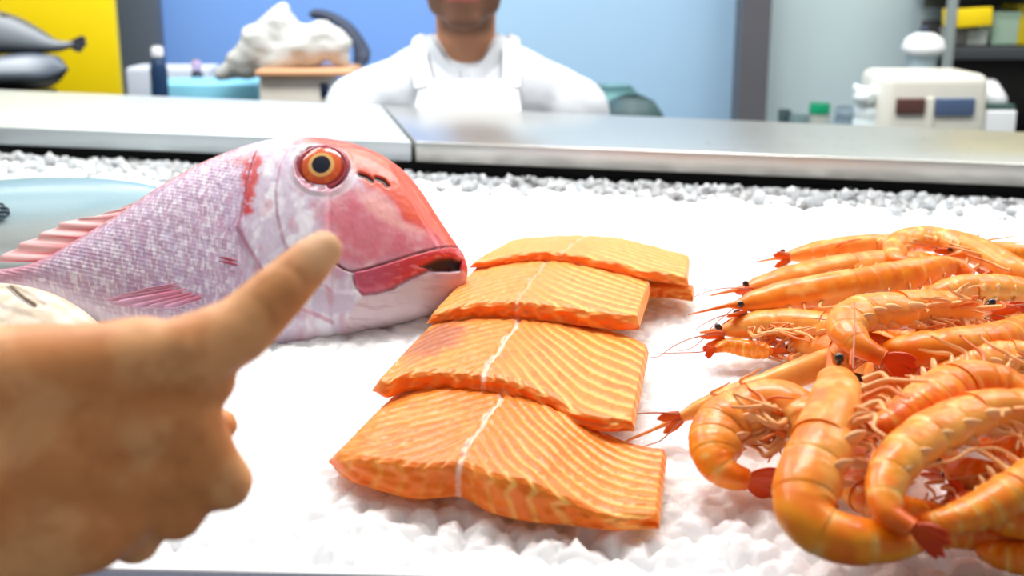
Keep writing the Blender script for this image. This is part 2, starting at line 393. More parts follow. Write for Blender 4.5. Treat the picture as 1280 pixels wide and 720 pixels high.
# gill opening streak
mb = MB()
for dx, dy in ((0, 0), (3, 5)):
    q = [(289, 346+dy), (300+dx, 348+dy), (312, 351+dy)]
    P = np.array([PL.at(a, b)+PL.n*(float(sT(np.array([float(a)]))[0])*.975) for a, b in q]); mb.tube(crom(P, 9), [.0003, .0006, .0009, .0012, .0012, .001, .0009, .0006, .0003], 8)
mb.build('wound', mat('fresh cut flesh', (170, 52, 78), rough=.3, coat=.4), snap)

# silver fish behind the snapper
PB = Plane((0, 1.03, 0.012), (1, -.02, 0), (0, -math.sin(math.radians(25)), math.cos(math.radians(25))))
b_top = [(-330, 268), (-200, 252), (-60, 240), (0, 236), (60, 232), (140, 232), (190, 237), (235, 248), (275, 262)]
b_bot = [(-330, 290), (-200, 312), (-60, 326), (0, 330), (60, 326), (140, 306), (190, 288), (235, 273), (275, 268)]
def b_col(x, y):
    top = interp(b_top, x); bot = interp(b_bot, x); v = (y-top)/np.maximum(bot-top, 1)
    c = np.broadcast_to(lin((70, 102, 120)), x.shape+(3,)).copy()
    c = mixc(c, lin((104, 142, 160)), sst(.0, .12, v)); c = mixc(c, lin((128, 162, 172)), sst(.2, .55, v)); c = mixc(c, lin((178, 188, 184)), sst(.6, .9, v))
    return mixc(c, lin((90, 130, 148)), sst(.5, .75, fbm(x/6, y/2.5, 71))*.35*sst(.5, 0, v))
bf = thing('silver_fish', 'blue-silver fish lying on the ice behind the pink snapper', 'fish', tuple(PB.at(0, 325)))
lens_fish(bf, b_top, b_bot, PB, lambda X: interp([(-330, .006), (-150, .03), (0, .036), (120, .03), (220, .014), (275, .003)], X), b_col, None, fishskin, -330, 274, nx=180, nf=70, nb=20)
def gfc(s, q): return mixc(np.broadcast_to(lin((70, 92, 104)), s.shape+(3,)), lin((135, 160, 168)), sst(.3, .8, np.abs(np.sin(s*PI*6))))
membrane('tail_fin', [(262, 262), (266, 266), (262, 270)], [(318, 246), (302, 266), (320, 280)], PB, finmat, bf, gfc, 0, 0, jag=6)
membrane('pectoral_fin', [(-18, 284), (-20, 292), (-16, 302)], [(14, 286), (23, 296), (16, 306)], PB, mat('dark fin', attr=True, rough=.4), bf, lambda s, q: mixc(np.broadcast_to(lin((24, 36, 46)), s.shape+(3,)), lin((60, 80, 92)), q), .032, .036, jag=4)
membrane('dorsal_fin', [(40, 236), (80, 234), (120, 234)], [(60, 226), (95, 226), (128, 231)], PB, finmat, bf, gfc, .0, 0, jag=5)
# cream fish at the lower left, under the snapper's tail
PC = Plane((0, .74, 0.01), (1, 0, 0), (0, -math.sin(math.radians(30)), math.cos(math.radians(30))))
c_top = [(-330, 420), (-200, 392), (-100, 372), (-30, 362), (10, 362), (50, 368), (85, 380), (110, 395), (135, 418), (150, 440)]
c_bot = [(-330, 450), (-200, 492), (-100, 520), (-30, 525), (10, 520), (50, 508), (85, 494), (110, 482), (135, 466), (150, 448)]
def c_col(x, y):
    c = np.broadcast_to(lin((206, 184, 156)), x.shape+(3,)).copy()
    c = mixc(c, lin((228, 212, 190)), sst(.4, .7, fbm(x/18, y/10, 14)))
    c = mixc(c, lin((190, 168, 140)), sst(.55, .8, fbm(x/9, y/9, 15))*.6)
    for ln, a in (([(20, 376), (30, 388), (40, 398), (54, 407)], .85), ([(24, 374), (44, 388), (66, 402)], .5), ([(0, 400), (20, 412), (50, 420)], .4)):
        c = mixc(c, lin((78, 48, 30)), sst(6, 1, pld(x, y, ln))*a)
    return c
cf = thing('cream_fish', 'pale cream fish half hidden under the pink snapper beside the pointing hand', 'fish', tuple(PC.at(0, 520)))
lens_fish(cf, c_top, c_bot, PC, lambda X: interp([(-330, .006), (-150, .026), (0, .030), (80, .024), (130, .012), (150, .004)], X), c_col,
          lambda x, y: -.002*sst(5, 0, pld(x, y, [(20, 376), (30, 388), (40, 398), (54, 407)])), fishskin, -330, 149.5, nx=220, nf=100, nb=16)
membrane('tail_fin', [(-326, 424), (-328, 435), (-326, 446)], [(-400, 400), (-380, 436), (-400, 470)], PC, finmat, cf, gfc, 0, 0, jag=5)

# ================================================================== salmon fillets
flesh = mat('raw salmon flesh', attr=True, rough=.42, spec=.3, sss=.08, sssr=(1, .5, .2), sscale=.005, coat=.1, bump=.15, bscale=300, bdist=.0006)
def fillet(label, front, back, z0, z1, Hc, uc, pale=0, seed=0, stain=None, cl=True, nlines=11, slope=.9, tilt=None):
    """front: base edge nearest the viewer, back: far upper edge (photo positions, left to right)"""
    nu, nt_ = 260, 120
    fr = crom(np.c_[np.array(front, float), np.zeros(len(front))], nu)[:, :2]; bk = crom(np.c_[np.array(back, float), np.zeros(len(back))], nu)[:, :2]
    u = np.linspace(0, 1, nu); H = interp(Hc, u)
    A = onz(fr[:, 0], fr[:, 1], z0); B = onz(bk[:, 0], bk[:, 1], z1+H*.75)
    B[:, 2] = z1
    # section loop: v across, h up
    tt = np.linspace(0, 1, nt_)
    v_ = np.interp(tt, [0, .08, .16, .20, .26, .90, .95, 1.0], [0.0, -.005, .0, .012, .04, .97, 1.0, 1.0])
    h_ = np.interp(tt, [0, .08, .16, .20, .26, .50, .90, .95, 1.0], [0, .35, .72, .90, 1.0, 1.0, .80, .66, .0])
    k = np.array([.25, .5, .25]); h_[1:-1] = np.convolve(h_, k, 'same')[1:-1]
    e = np.minimum(sst(-.004, .035, u), sst(1.004, .985, u))**.6
    sh = np.minimum(sst(-.02, .05, u), sst(1.01, .985, u))
    Vv = v_[None, :]; U = u[:, None]
    Pb = A[:, None]*(1-Vv[..., None])+B[:, None]*Vv[..., None]
    ph_ = Vv+slope*(1-np.exp(-np.abs(U-uc)*2.6))*(.85 if True else 1)+.05*fbm(U*7, Vv*5, seed)+.03*np.sin(U*9+seed)
    face = sst(.20, .13, tt)[None, :]
    phase = ph_*nlines+face*(tt[None, :]*3)
    ln = np.abs((phase % 1)-.5)*2                       # 1 at the line
    lnm = sst(.52, .88, ln)
    flake = vn(U*60+seed, Vv*40, seed+5)
    hgt = H[:, None]*h_[None, :]*e[:, None]
    hgt += (-.0009*lnm*(1-face)+.0007*(flake-.5)+.0012*(fbm(U*9, Vv*6, seed+9)-.5))*np.clip(h_[None, :]*2, 0, 1)*e[:, None]
    groove = sst(.014, .0, np.abs(U-(uc+.0*Vv)))
    hgt -= groove*.0016*(h_[None, :] > .5)
    P = Pb.copy(); P[..., 2] += hgt
    Y = Pb[..., 1]
    P[..., 1] += face*.0022*(vn(U*28, tt[None, :]*18, seed+2)-.5)*2*(h_[None, :] > .05)
    if tilt is not None: P[..., 2] += tilt(U, Vv)
    base = lin((242, 124, 26))*(1-pale)+lin((250, 166, 92))*pale
    c = np.broadcast_to(base, P.shape).copy()
    c = mixc(c, lin((250, 146, 50)), sst(.35, .75, fbm(U*8, Vv*6, seed+3))*.6*(1-.6*pale))
    c = mixc(c, lin((253, 178, 108)), sst(.5, .75, fbm(U*70, Vv*30, seed+14))*.4*sst(uc+.12, uc-.02, U)*(1-face))
    c = mixc(c, lin((230, 100, 26)), sst(.55, .8, fbm(U*22, Vv*12, seed+4))*.55*(1-pale))
    c = mixc(c, lin((255, 190, 98)), lnm*(.22+.68*sst(uc+.02, uc+.2, U)+.12*sst(uc-.1, uc-.3, U))*(1-.35*face))
    dkl = sst(.25, .0, ln)*.16
    c = mixc(c, lin((226, 88, 20)), dkl*(1-face))
    c = mixc(c, lin((244, 112, 22)), face*(.7-.25*pale)*(1-lnm*.7))
    c = mixc(c, lin((244, 158, 66)), sst(.16, 0, U)*.5*(1-face))
    if stain:
        c = mixc(c, lin((150, 84, 62)), sst(1.0, .35, np.hypot((U-stain[0])/stain[2], (Vv-stain[1])/stain[3])+.5*(fbm(U*20, Vv*12, 3)-.5))*.75*(1-face))
    if cl:
        wv = .006*np.sin(Vv*17+seed)+.004*(vn(Vv*20, U*0, seed)-.5)
        cm = sst(.0125, .006, np.abs(U-uc-wv))*(1 if pale < .5 else .4)*(1-.45*face)
        c = mixc(c, lin((246, 212, 190)), cm*(.8+.2*flake))
        c = mixc(c, lin((226, 140, 120)), cm*sst(.6, .8, vn(U*130, Vv*30, 3))*.6)
    n = nt_; Fc = [tuple(f) for f in grid(nu, n, cv=True)]+[tuple(range(n))[::-1], tuple((nu-1)*n+i for i in range(n))]
    return tag(mk('salmon_fillet', P.reshape(-1, 3), Fc, flesh, None, True, c.reshape(-1, 3)), label, 'salmon fillet', 'salmon fillets overlapping in a column on the ice')
# nearest first
fillet('salmon fillet lying nearest the viewer, at the front end of the column of fillets',
       [(411, 577), (432, 598), (470, 612), (520, 624), (575, 622), (612, 640), (660, 652), (705, 656), (765, 663), (824, 661)],
       [(492, 489), (515, 482), (548, 480), (590, 481), (628, 487), (668, 499), (706, 515), (748, 536), (792, 553), (834, 561)],
       0.002, .004, [(0, .006), (.08, .014), (.2, .020), (.38, .021), (.5, .023), (.62, .023), (.72, .016), (.8, .011), (1, .008)], .40, 0, 1, nlines=9, slope=1.0)
fillet('second salmon fillet from the front, with a brown tinge at its left corner',
       [(466, 488), (484, 497), (510, 489), (550, 489), (600, 494), (640, 501), (690, 517), (722, 533), (755, 539), (793, 539)],
       [(540, 401), (562, 394), (592, 391), (624, 391), (660, 394), (694, 399), (730, 406), (760, 412), (788, 420), (811, 432)],
       .017, .010, [(0, .010), (.08, .013), (.2, .014), (.45, .015), (.6, .014), (.75, .011), (1, .009)], .415, .25, 2, stain=(.13, .55, .17, .45), nlines=9, slope=1.0)
fillet('third salmon fillet from the front, its edge red-orange, reaching the snapper mouth on the left',
       [(534, 404), (560, 403), (592, 399), (640, 399), (690, 403), (730, 408), (768, 412), (799, 412)],
       [(590, 336), (615, 329), (645, 326), (680, 325), (715, 327), (750, 333), (785, 342), (814, 352)],
       .022, .014, [(0, .008), (.1, .012), (.4, .016), (.7, .015), (1, .013)], .42, .5, 3, nlines=9, slope=.8)
fillet('thin salmon slice at the far right, mostly covered by the rearmost fillet',
       [(690, 372), (740, 372), (790, 374), (830, 372), (866, 377)],
       [(700, 330), (750, 334), (800, 342), (840, 350), (868, 358)],
       .004, .003, [(0, .008), (.5, .010), (1, .010)], .2, .45, 5, cl=False, nlines=7, slope=.5)
fillet('palest salmon fillet, rearmost in the column, behind all the others',
       [(586, 335), (620, 333), (655, 328), (700, 328), (740, 335), (775, 342), (815, 351), (860, 357)],
       [(635, 301), (665, 296), (700, 294), (740, 294), (775, 297), (805, 304), (835, 312), (863, 320)],
       .026, .012, [(0, .007), (.2, .010), (.6, .011), (1, .010)], .42, .7, 4, nlines=8, slope=.7)
# ================================================================== cooked shrimps
shell = mat('cooked shrimp shell', attr=True, rough=.36, spec=.35, sss=.08, sssr=(1, .4, .15), sscale=.004, bump=.15, bscale=180, bdist=.0008, coat=.15)
legm = mat('pale shrimp leg', (244, 178, 112), rough=.4, sss=.15, sscale=.003, noise=.25, nscale=90)
legd = mat('orange shrimp leg', (226, 120, 44), rough=.4, sss=.15, sscale=.003, noise=.3, nscale=90)
antm = mat('shrimp antenna', (196, 120, 92), rough=.4)
eyem = mat('black shrimp eye', (26, 14, 18), rough=.12, coat=.6)
def unit(v): return v/(np.linalg.norm(v, axis=-1, keepdims=True)+1e-12)
def shrimp(label, pts, rpx, roll=90, cf=.40, seed=0, hue=0., rost=1., eyes=True, fan=True, legs=5, swim=True, ant=True, group='cooked shrimps heaped on the ice', legk=1., deep=0., tangle=0):
    """pts: (x, y, z) head -> tail, photo position of the centre line at height z; roll 90: belly to the right of travel"""
    R = np.random.default_rng(100+seed)
    W = crom(np.array([onz(a, b, z) for a, b, z in pts]), 150)
    n = len(W); s = np.linspace(0, 1, n)
    mid = W[n//2]; r = rpx*(mid[1]*math.cos(PITCH)+(CH-mid[2])*math.sin(PITCH))/F
    r *= 1.22
    T = unit(np.gradient(W, axis=0)); up = np.array([0, 0, 1.])
    S = unit(np.cross(T, up)); D = -unit(np.cross(S, T)); ro = math.radians(roll)
    Vt = math.cos(ro)*D+math.sin(ro)*S; Lt = np.cross(T, Vt)
    root = thing('shrimp', label, 'shrimp', tuple(W[n//2]-np.array([0, 0, r])), group)
    th = np.linspace(0, 2*PI, 36, endpoint=False)
    ct, sn = np.cos(th), np.sin(th)
    A = lin((248, 126, 14)); Bc = lin((255, 158, 26)); Pl = lin((255, 200, 110)); Dk = lin((226, 84, 8))
    A = A*(1-deep)+Dk*deep
    if hue: A = A*(1-hue)+lin((250, 164, 78))*hue
    # ---- abdomen, six ringed segments
    i0 = int(n*cf)-3; sa = s[i0:]; q = (sa-cf)/(1-cf); q = np.clip(q, 0, 1)
    M = 160; qq = np.linspace(0, 1, M)
    P = np.stack([np.interp(qq, q, W[i0:, k]) for k in range(3)], -1)
    Vv = unit(np.stack([np.interp(qq, q, Vt[i0:, k]) for k in range(3)], -1)); Lv = unit(np.stack([np.interp(qq, q, Lt[i0:, k]) for k in range(3)], -1)); Tv = unit(np.stack([np.interp(qq, q, T[i0:, k]) for k in range(3)], -1))
    edges = np.array([0, .17, .35, .52, .67, .81, 1.0]); seg = np.clip(np.searchsorted(edges, qq, 'right')-1, 0, 5)
    fq = (qq-edges[seg])/(edges[seg+1]-edges[seg])
    rad = r*np.interp(qq, [0, .3, .6, .82, 1], [1.0, 1.0, .84, .62, .40])*(.975+.05*fq**.6)
    rd = rad[:, None]*(1+.26*np.where(sn > 0, (sn*(1-.35*sn))*(.35+.65*np.sin(fq[:, None]*PI)), 0))
    V = P[:, None]+(rad[:, None]*.86*ct)[..., None]*Lv[:, None]+(rd*1.02*sn)[..., None]*Vv[:, None]
    V += (.0004*(vn(qq[:, None]*40, th[None]*6, seed)-.5))[..., None]*Lv[:, None]
    c = np.broadcast_to(A, V.shape).copy()
    nz = fbm(qq[:, None]*14+seed, th[None]*1.5+3, seed)
    c = mixc(c, Bc, sst(.3, .75, nz)*.8)
    band = np.maximum(sst(.22, .02, fq), sst(.86, .99, fq)*.6)[:, None]*sst(.25, .8, vn(qq[:, None]*9, th[None]*1.3, seed+3))
    c = mixc(c, Pl, np.clip(band, 0, 1)*.85)
    c = mixc(c, Dk, sst(.16, .0, np.abs(fq-.62)/2)[:, None]*sst(.45, .8, vn(qq[:, None]*17, th[None]*1.8, seed+8))*.45)
    c = mixc(c, Pl, sst(.72, .9, fbm(qq[:, None]*11, th[None]*1.1+5, seed+31))*.8)
    c = mixc(c, Pl, np.broadcast_to(sst(.35, .95, sn)[None], c.shape[:2])*.5)
    c = mixc(c, Dk, sst(.8, 1, qq)[:, None]*np.ones((1, len(th)))*.7)
    Fc = [tuple(f) for f in grid(M, 36, cv=True)]+[tuple(range(36))[::-1], tuple((M-1)*36+i for i in range(36))]
    mk('abdomen', V.reshape(-1, 3), Fc, shell, root, True, c.reshape(-1, 3))
    # ---- carapace with rostrum
    M = 90; q = np.linspace(-.16*rost, cf*1.06, M)
    def ext(arr, isP=False):
        o = np.stack([np.interp(np.clip(q, 0, 1), s, arr[:, k]) for k in range(3)], -1)
        if isP: o += np.minimum(q, 0)[:, None]*L_*T[2]
        return o
    L_ = np.sum(np.linalg.norm(np.diff(W, axis=0), axis=1))
    Pc = ext(W, True); Vc = unit(ext(Vt)); Lc = unit(ext(Lt)); qn = q/cf
    w = r*np.interp(qn, [-.4*rost, -.12, 0, .12, .4, .8, 1.06], [.02, .13, .30, .62, .95, 1.04, 1.06])
    dd = r*np.interp(qn, [-.4*rost, -.12, 0, .12, .4, .8, 1.06], [.02, .16, .40, .78, 1.05, 1.12, 1.10])
    # rostrum keel sits on the dorsal line
    shift = -r*np.interp(qn, [-.4*rost, -.12, 0, .25, 1], [.85, .62, .38, .1, 0])
    openv = np.where(sn > 0, 1-.18*sn**2, 1)
    V = Pc[:, None]+(w[:, None]*.88*ct)[..., None]*Lc[:, None]+((dd[:, None]*sn*openv)+shift[:, None])[..., None]*Vc[:, None]
    V += (-.07*r*np.exp(-((qn[:, None]-.55)/.05)**2)*np.ones((1, 36))*ct**2*np.sign(ct))[..., None]*Lc[:, None]
    c = np.broadcast_to(A*.65+Bc*.35, V.shape).copy()
    nz = fbm(q[:, None]*26+seed, th[None]*1.7, seed+20)
    c = mixc(c, Pl, sst(.5, .8, nz)*.55*sst(-.1, .3, qn)[:, None])
    c = mixc(c, Dk, sst(.5, .15, nz)*.45)
    c = mixc(c, Dk, sst(.15, -.25, qn)[:, None]*np.ones((1, 36))*.75)
    c = mixc(c, Pl, np.broadcast_to(sst(.3, .9, sn)[None], c.shape[:2])*.5)
    Fc = [tuple(f) for f in grid(M, 36, cv=True)]+[tuple(range(36))[::-1], tuple((M-1)*36+i for i in range(36))]
    mk('carapace', V.reshape(-1, 3), Fc, shell, root, True, c.reshape(-1, 3))
    h0, hT, hV, hL = W[0], T[2], Vt[0], Lt[0]
    if eyes:
        for sg in (-1, 1):
            p = h0+hL*sg*r*.34-hV*r*.22-hT*r*.05; e = p+hL*sg*r*.18-hT*r*.22
            mb = MB(); mb.tube([p, (p+e)/2, e], [r*.10, r*.12, r*.14], 8)
            mb.ell(e, (r*.21, r*.21, r*.21), nu=10, nv=12); mb.build('eye', eyem, root)
    # antenna scales
    for sg in (-1, 1):
        p = h0+hV*r*.22+hL*sg*r*.2; e = p-hT*r*1.5+hL*sg*r*.25
        mb = MB(); P = np.array([p, p*.6+e*.4, p*.25+e*.75, e])
        mb.tube(P, [r*.20, r*.30, r*.26, r*.05], 10, flat=.28, up=hV, col=lin((230, 98, 20))); mb.build('antenna_scale', shell, root)
    if ant:
        for sg in (-1, 1):
            a = R.uniform(-.6, .6); p = h0+hV*r*.3+hL*sg*r*.2
            P = [p]; dv = unit(-hT+hL*sg*.35+up*.15)
            for k in range(7):
                dv = unit(dv+hL*sg*.10*a+hT*.10*R.uniform(0, 1)+up*(-.10)); P.append(P[-1]+dv*r*.75)
            P = np.array(P); P[:, 2] = np.maximum(P[:, 2], .004)
            mb = MB(); mb.tube(crom(P, 18), np.linspace(.0007, .00025, 18), 6); mb.build('antenna', antm, root)
    # walking legs, bent, trailing below the carapace
    for k in range(legs):
        for sg in (-1, 1):
            f = cf*(.25+.16*k); i = int(f*n); b = W[i]+Vt[i]*r*.75+Lt[i]*sg*r*.3
            l = r*legk*R.uniform(1.5, 2.3)
            d1 = unit(Vt[i]*.8+T[i]*R.uniform(-.7, .2)+Lt[i]*sg*.35); j1 = b+d1*l*.42
            d2 = unit(Vt[i]*R.uniform(-.1, .5)+T[i]*R.uniform(.2, 1)+Lt[i]*sg*.1); j2 = j1+d2*l*.42
            d3 = unit(d2+Vt[i]*R.uniform(-.3, .8)); j3 = j2+d3*l*.35
            P = crom(np.array([b, j1, j2, j3]), 12); P[:, 2] = np.maximum(P[:, 2], .003)
            mb = MB(); mb.tube(P, np.linspace(r*.14, r*.045, 12), 7); mb.build('leg', legm if (k+seed) % 3 else legd, root)
    for k in range(tangle):
        f = cf*R.uniform(.15, .95); i = int(f*n); sg = R.choice([-1, 1]); b = W[i]+Vt[i]*r*R.uniform(.65, .9)+Lt[i]*sg*r*R.uniform(.1, .6)
        d = unit(T[i]*R.uniform(-.9, 1)+Vt[i]*R.uniform(.2, .7)+Lt[i]*sg*R.uniform(0, .6)); j = b+d*r*R.uniform(.4, .7); e = j+unit(T[i]*R.uniform(-1, 1)+Vt[i]*R.uniform(.1, .9))*r*R.uniform(.4, .8)
        P = crom(np.array([b, j, e]), 8); P[:, 2] = np.maximum(P[:, 2], .003)
        mb = MB(); mb.tube(P, np.linspace(r*.085, r*.025, 8), 6); mb.build('small_leg', legm if k % 3 else legd, root)
    if swim:
        for k in range(5):
            f = cf+(1-cf)*(.08+.155*k); i = int(f*n); rr_ = r*(1-.09*k)
            for sg in (-1, 1):
                b = W[i]+Vt[i]*rr_*.82+Lt[i]*sg*rr_*.35; e = b+unit(Vt[i]*.55+T[i]*R.uniform(-.9, -.2)+Lt[i]*sg*.15)*rr_*1.0
                mb = MB(); P = np.array([b, b*.5+e*.5, e]); P = crom(P, 8); P[:, 2] = np.maximum(P[:, 2], .003)
                mb.tube(P, rr_*np.array([.12, .2, .24, .25, .24, .2, .12, .03]), 8, flat=.35, up=T[i], col=lin((248, 190, 130))); mb.build('swimmeret', shell, root)
    if fan:
        tT, tV, tL = T[-3], Vt[-3], Lt[-3]; b = W[-1]-tT*r*.1
        for ang, ln in ((0, 1.3), (.22, 1.5), (-.22, 1.5), (.46, 1.4), (-.46, 1.4)):
            d = tT*math.cos(ang)+tL*math.sin(ang)+tV*.12*abs(ang); e = b+d*r*ln; wd = r*(.16 if ang == 0 else .25)
            mb = MB(); P = np.array([b+(e-b)*t+tV*(.10*r*math.sin(t*PI)) for t in np.linspace(0, 1, 10)]); P[:, 2] = np.maximum(P[:, 2], .003)
            cc = lin((232, 88, 14)); cols = np.repeat(np.array([cc*(1-t)+lin((206, 52, 12))*t for t in np.linspace(0, 1, 10)]), 10, 0)
            mb.tube(P, wd*np.array([.35, .6, .8, .95, 1, 1, .95, .85, .6, .15]), 10, flat=.22, up=tV, col=cols)
            mb.build('tail_blade', shell, root)
    return root
g = dict
SH = [
 # top row
 ('shrimp at the upper left corner of the heap with a long orange beak pointing left', [(985, 322, .030), (1030, 313, .033), (1075, 308, .036), (1120, 306, .034), (1170, 308, .03)], 13, g(roll=100, rost=1.2, legs=3, cf=.55, fan=False, ant=True)),
 ('shrimp topmost on the heap, its tail end hooked like a horseshoe', [(1330, 352, .045), (1275, 342, .05), (1230, 318, .054), (1190, 303, .056), (1150, 298, .056), (1124, 304, .055), (1118, 322, .052), (1140, 332, .050)], 15, g(roll=-85, cf=.42)),
 ('shrimp with dark eyes whose head lies directly under the upper left beak', [(938, 364, .036), (985, 350, .040), (1040, 338, .042), (1090, 330, .044), (1140, 326, .044), (1180, 326, .04)], 15, g(roll=80, rost=1.0, cf=.5, legs=3, fan=False)),
 ('long shrimp stretched below the dark-eyed ones, dorsal side up, tail cupped at the right', [(930, 388, .034), (975, 374, .040), (1030, 364, .046), (1090, 352, .052), (1145, 340, .056), (1190, 332, .056), (1215, 345, .05)], 16.5, g(roll=50, rost=1.3, cf=.42, legs=4)),
 ('pale shrimp at the left edge of the heap showing its tangle of brown legs', [(905, 418, .018), (945, 408, .024), (990, 406, .028), (1040, 412, .030), (1080, 420, .03), (1120, 430, .028)], 17, g(roll=75, hue=.6, cf=.55, rost=.8, legk=1.5, fan=False, tangle=22)),
 ('shrimp in mid heap folded into a sharp V with a pointed red tip', [(1235, 392, .058), (1180, 386, .064), (1125, 388, .068), (1078, 392, .068), (1056, 408, .066), (1072, 430, .062), (1105, 448, .056)], 22, g(roll=-95, cf=.42, hue=.15, legk=1.3, tangle=26)),
 ('thick level shrimp just below the V-folded one with a pale ring', [(1110, 434, .050), (1150, 436, .054), (1195, 434, .056), (1238, 428, .056), (1268, 418, .054), (1285, 400, .05)], 22, g(roll=-80, cf=.36, rost=.5, eyes=False, legs=3, fan=False)),
 ('shrimp at the right edge above the level thick one, broad pale band', [(1165, 372, .046), (1205, 362, .05), (1250, 360, .05), (1300, 366, .046), (1345, 380, .04)], 16, g(roll=90, cf=.3, rost=.4, eyes=False, legs=2)),
 ('shrimp with the longest beak, its dark tip pointing at the salmon fillets', [(850, 522, .014), (890, 505, .020), (940, 488, .028), (990, 470, .034), (1040, 452, .038), (1085, 440, .036)], 16, g(roll=125, rost=1.5, cf=.72, legs=2, eyes=False, fan=False, hue=.1)),
 ('curled C-shaped shrimp at the lower left of the heap with its tail under its head', [(1012, 566, .030), (1006, 532, .036), (975, 508, .040), (935, 512, .036), (900, 534, .028), (892, 566, .022), (906, 590, .016), (934, 600, .012)], 28, g(roll=-90, cf=.42, rost=.3, eyes=False, hue=.1, legk=.9, tangle=14)),
 ('largest shrimp, standing head up with a black eye and curving along the bottom edge', [(1056, 466, .062), (1048, 510, .062), (1028, 552, .058), (1008, 598, .050), (1006, 640, .042), (1036, 668, .036), (1085, 677, .034), (1135, 672, .034), (1175, 654, .036)], 30, g(roll=-95, cf=.40, rost=1.35, legk=1.1, tangle=12)),
 ('shrimp right of the big black-eyed head, its blunt dark end facing left', [(1300, 500, .062), (1250, 480, .066), (1205, 478, .068), (1165, 500, .066), (1125, 524, .060), (1085, 538, .056)], 24, g(roll=95, cf=.40, deep=.35, fan=False)),
 ('arched golden shrimp sweeping down from the right edge in the lower half of the heap', [(1330, 515, .066), (1275, 512, .068), (1220, 518, .068), (1170, 538, .066), (1128, 568, .062), (1106, 604, .056), (1110, 640, .05), (1140, 662, .046)], 25, g(roll=-95, cf=.30, deep=.05, legk=.8)),
 ('shrimp at the lower right showing a spray of cream legs', [(1345, 560, .056), (1300, 590, .056), (1262, 618, .052), (1222, 640, .046), (1180, 652, .042), (1140, 652, .038)], 21, g(roll=85, cf=.5, legk=1.9, legs=5, hue=.1, tangle=24)),
 ('shrimp at the bottom right corner of the picture, its orange rump on the ice', [(1360, 712, .014), (1320, 704, .016), (1280, 698, .017), (1245, 692, .016), (1222, 680, .014)], 20, g(roll=90, cf=.3)),
 ('small orange shrimp tail showing alone on the ice at the left edge of the heap', [(965, 440, .012), (935, 436, .012), (910, 432, .012), (893, 437, .011)], 10, g(roll=60, cf=.3, eyes=False, rost=.2, legs=0, ant=False)),
 ('slim shrimp stretched beside the upper right pile end, with dark pink leg tangle', [(1190, 318, .05), (1230, 314, .052), (1270, 318, .052), (1320, 322, .05), (1370, 330, .044)], 12, g(roll=-80, rost=.8, legk=1.6, hue=.3, tangle=14)),
 ('shrimp at the right edge of the picture under the level thick one', [(1330, 470, .05), (1290, 452, .054), (1250, 448, .054), (1210, 456, .05), (1170, 468, .046)], 20, g(roll=-90, cf=.35, hue=.35, legk=.8)),
]
for k, (lab, pts, rp, kw) in enumerate(SH): shrimp(lab, pts, rp, seed=k*3+1, **kw)
bur = 'shrimp buried among the others with only scraps of its shell showing'
BU = [
 [(1000, 352, .018), (1050, 348, .02), (1110, 350, .022), (1170, 356, .022)], [(1060, 378, .02), (1120, 372, .024), (1190, 376, .026), (1260, 384, .026)],
 [(985, 432, .012), (1030, 438, .016), (1080, 450, .02), (1120, 470, .022)], [(1080, 480, .024), (1130, 478, .028), (1180, 470, .03), (1240, 474, .03)],
 [(1070, 500, .022), (1110, 520, .024), (1160, 560, .026), (1210, 590, .024)], [(1060, 590, .02), (1085, 620, .024), (1130, 640, .024), (1180, 640, .02)],
 [(1180, 590, .03), (1220, 600, .034), (1270, 610, .034), (1330, 600, .03)], [(1230, 545, .03), (1270, 560, .034), (1320, 580, .034)],
 [(1180, 410, .02), (1240, 400, .026), (1300, 410, .026)], [(1150, 665, .016), (1200, 660, .02), (1250, 668, .02), (1310, 680, .018)],
 [(1060, 540, .02), (1072, 575, .024), (1080, 610, .024), (1100, 640, .02)], [(1000, 385, .012), (1050, 392, .016), (1100, 408, .02), (1150, 430, .022)],
 [(1320, 640, .03), (1280, 650, .034), (1240, 640, .036), (1205, 620, .034)], [(1250, 345, .03), (1300, 340, .032), (1350, 350, .03)],
]
for k, pts in enumerate(BU): shrimp(bur, pts, 17 if pts[0][1] < 420 else 21, seed=70+k, roll=(90, -90, 60, -100)[k % 4], cf=.4, legs=3, ant=False, rost=.5, deep=.45, group='shrimps buried inside the heap')
# ================================================================== crushed ice bed
LZ = .040; LT = .033                                        # counter ledge top height and thickness
icem = bpy.data.materials.new('crushed ice'); icem.use_nodes = True
b = icem.node_tree.nodes['Principled BSDF']; b.inputs['Base Color'].default_value = (*lin((247, 249, 252)), 1)
b.inputs['Roughness'].default_value = .22; b.inputs['Subsurface Weight'].default_value = .8; b.inputs['Subsurface Radius'].default_value = (.8, .9, 1)
b.inputs['Subsurface Scale'].default_value = .02; b.inputs['IOR'].default_value = 1.31; b.inputs['Specular IOR Level'].default_value = .5
icel = icem.copy(); icel.name = 'clear ice lump'; b = icel.node_tree.nodes['Principled BSDF']; b.inputs['Transmission Weight'].default_value = .5; b.inputs['Roughness'].default_value = .18
b.inputs['Base Color'].default_value = (*lin((236, 242, 248)), 1)
RIM_A = onz(200, 706, 0); RIM_B = onz(870, 722, 0); rim_s = (RIM_B[1]-RIM_A[1])/(RIM_B[0]-RIM_A[0])
def rimy(x): return RIM_A[1]+(x-RIM_A[0])*rim_s
LF_A = onz(0, 158, LZ); LF_B = onz(1280, 205, LZ); lf_s = (LF_B[1]-LF_A[1])/(LF_B[0]-LF_A[0])
def ledy(x): return LF_A[1]+(x-LF_A[0])*lf_s
LB_A = onz(0, 112, LZ); LB_B = onz(1280, 165, LZ); lb_s = (LB_B[1]-LB_A[1])/(LB_B[0]-LB_A[0])
def ledby(x): return LB_A[1]+(x-LB_A[0])*lb_s
_rx = np.linspace(-60, 575, 60); _tp = interp(s_top, _rx); _bt = interp(s_bot, _rx)
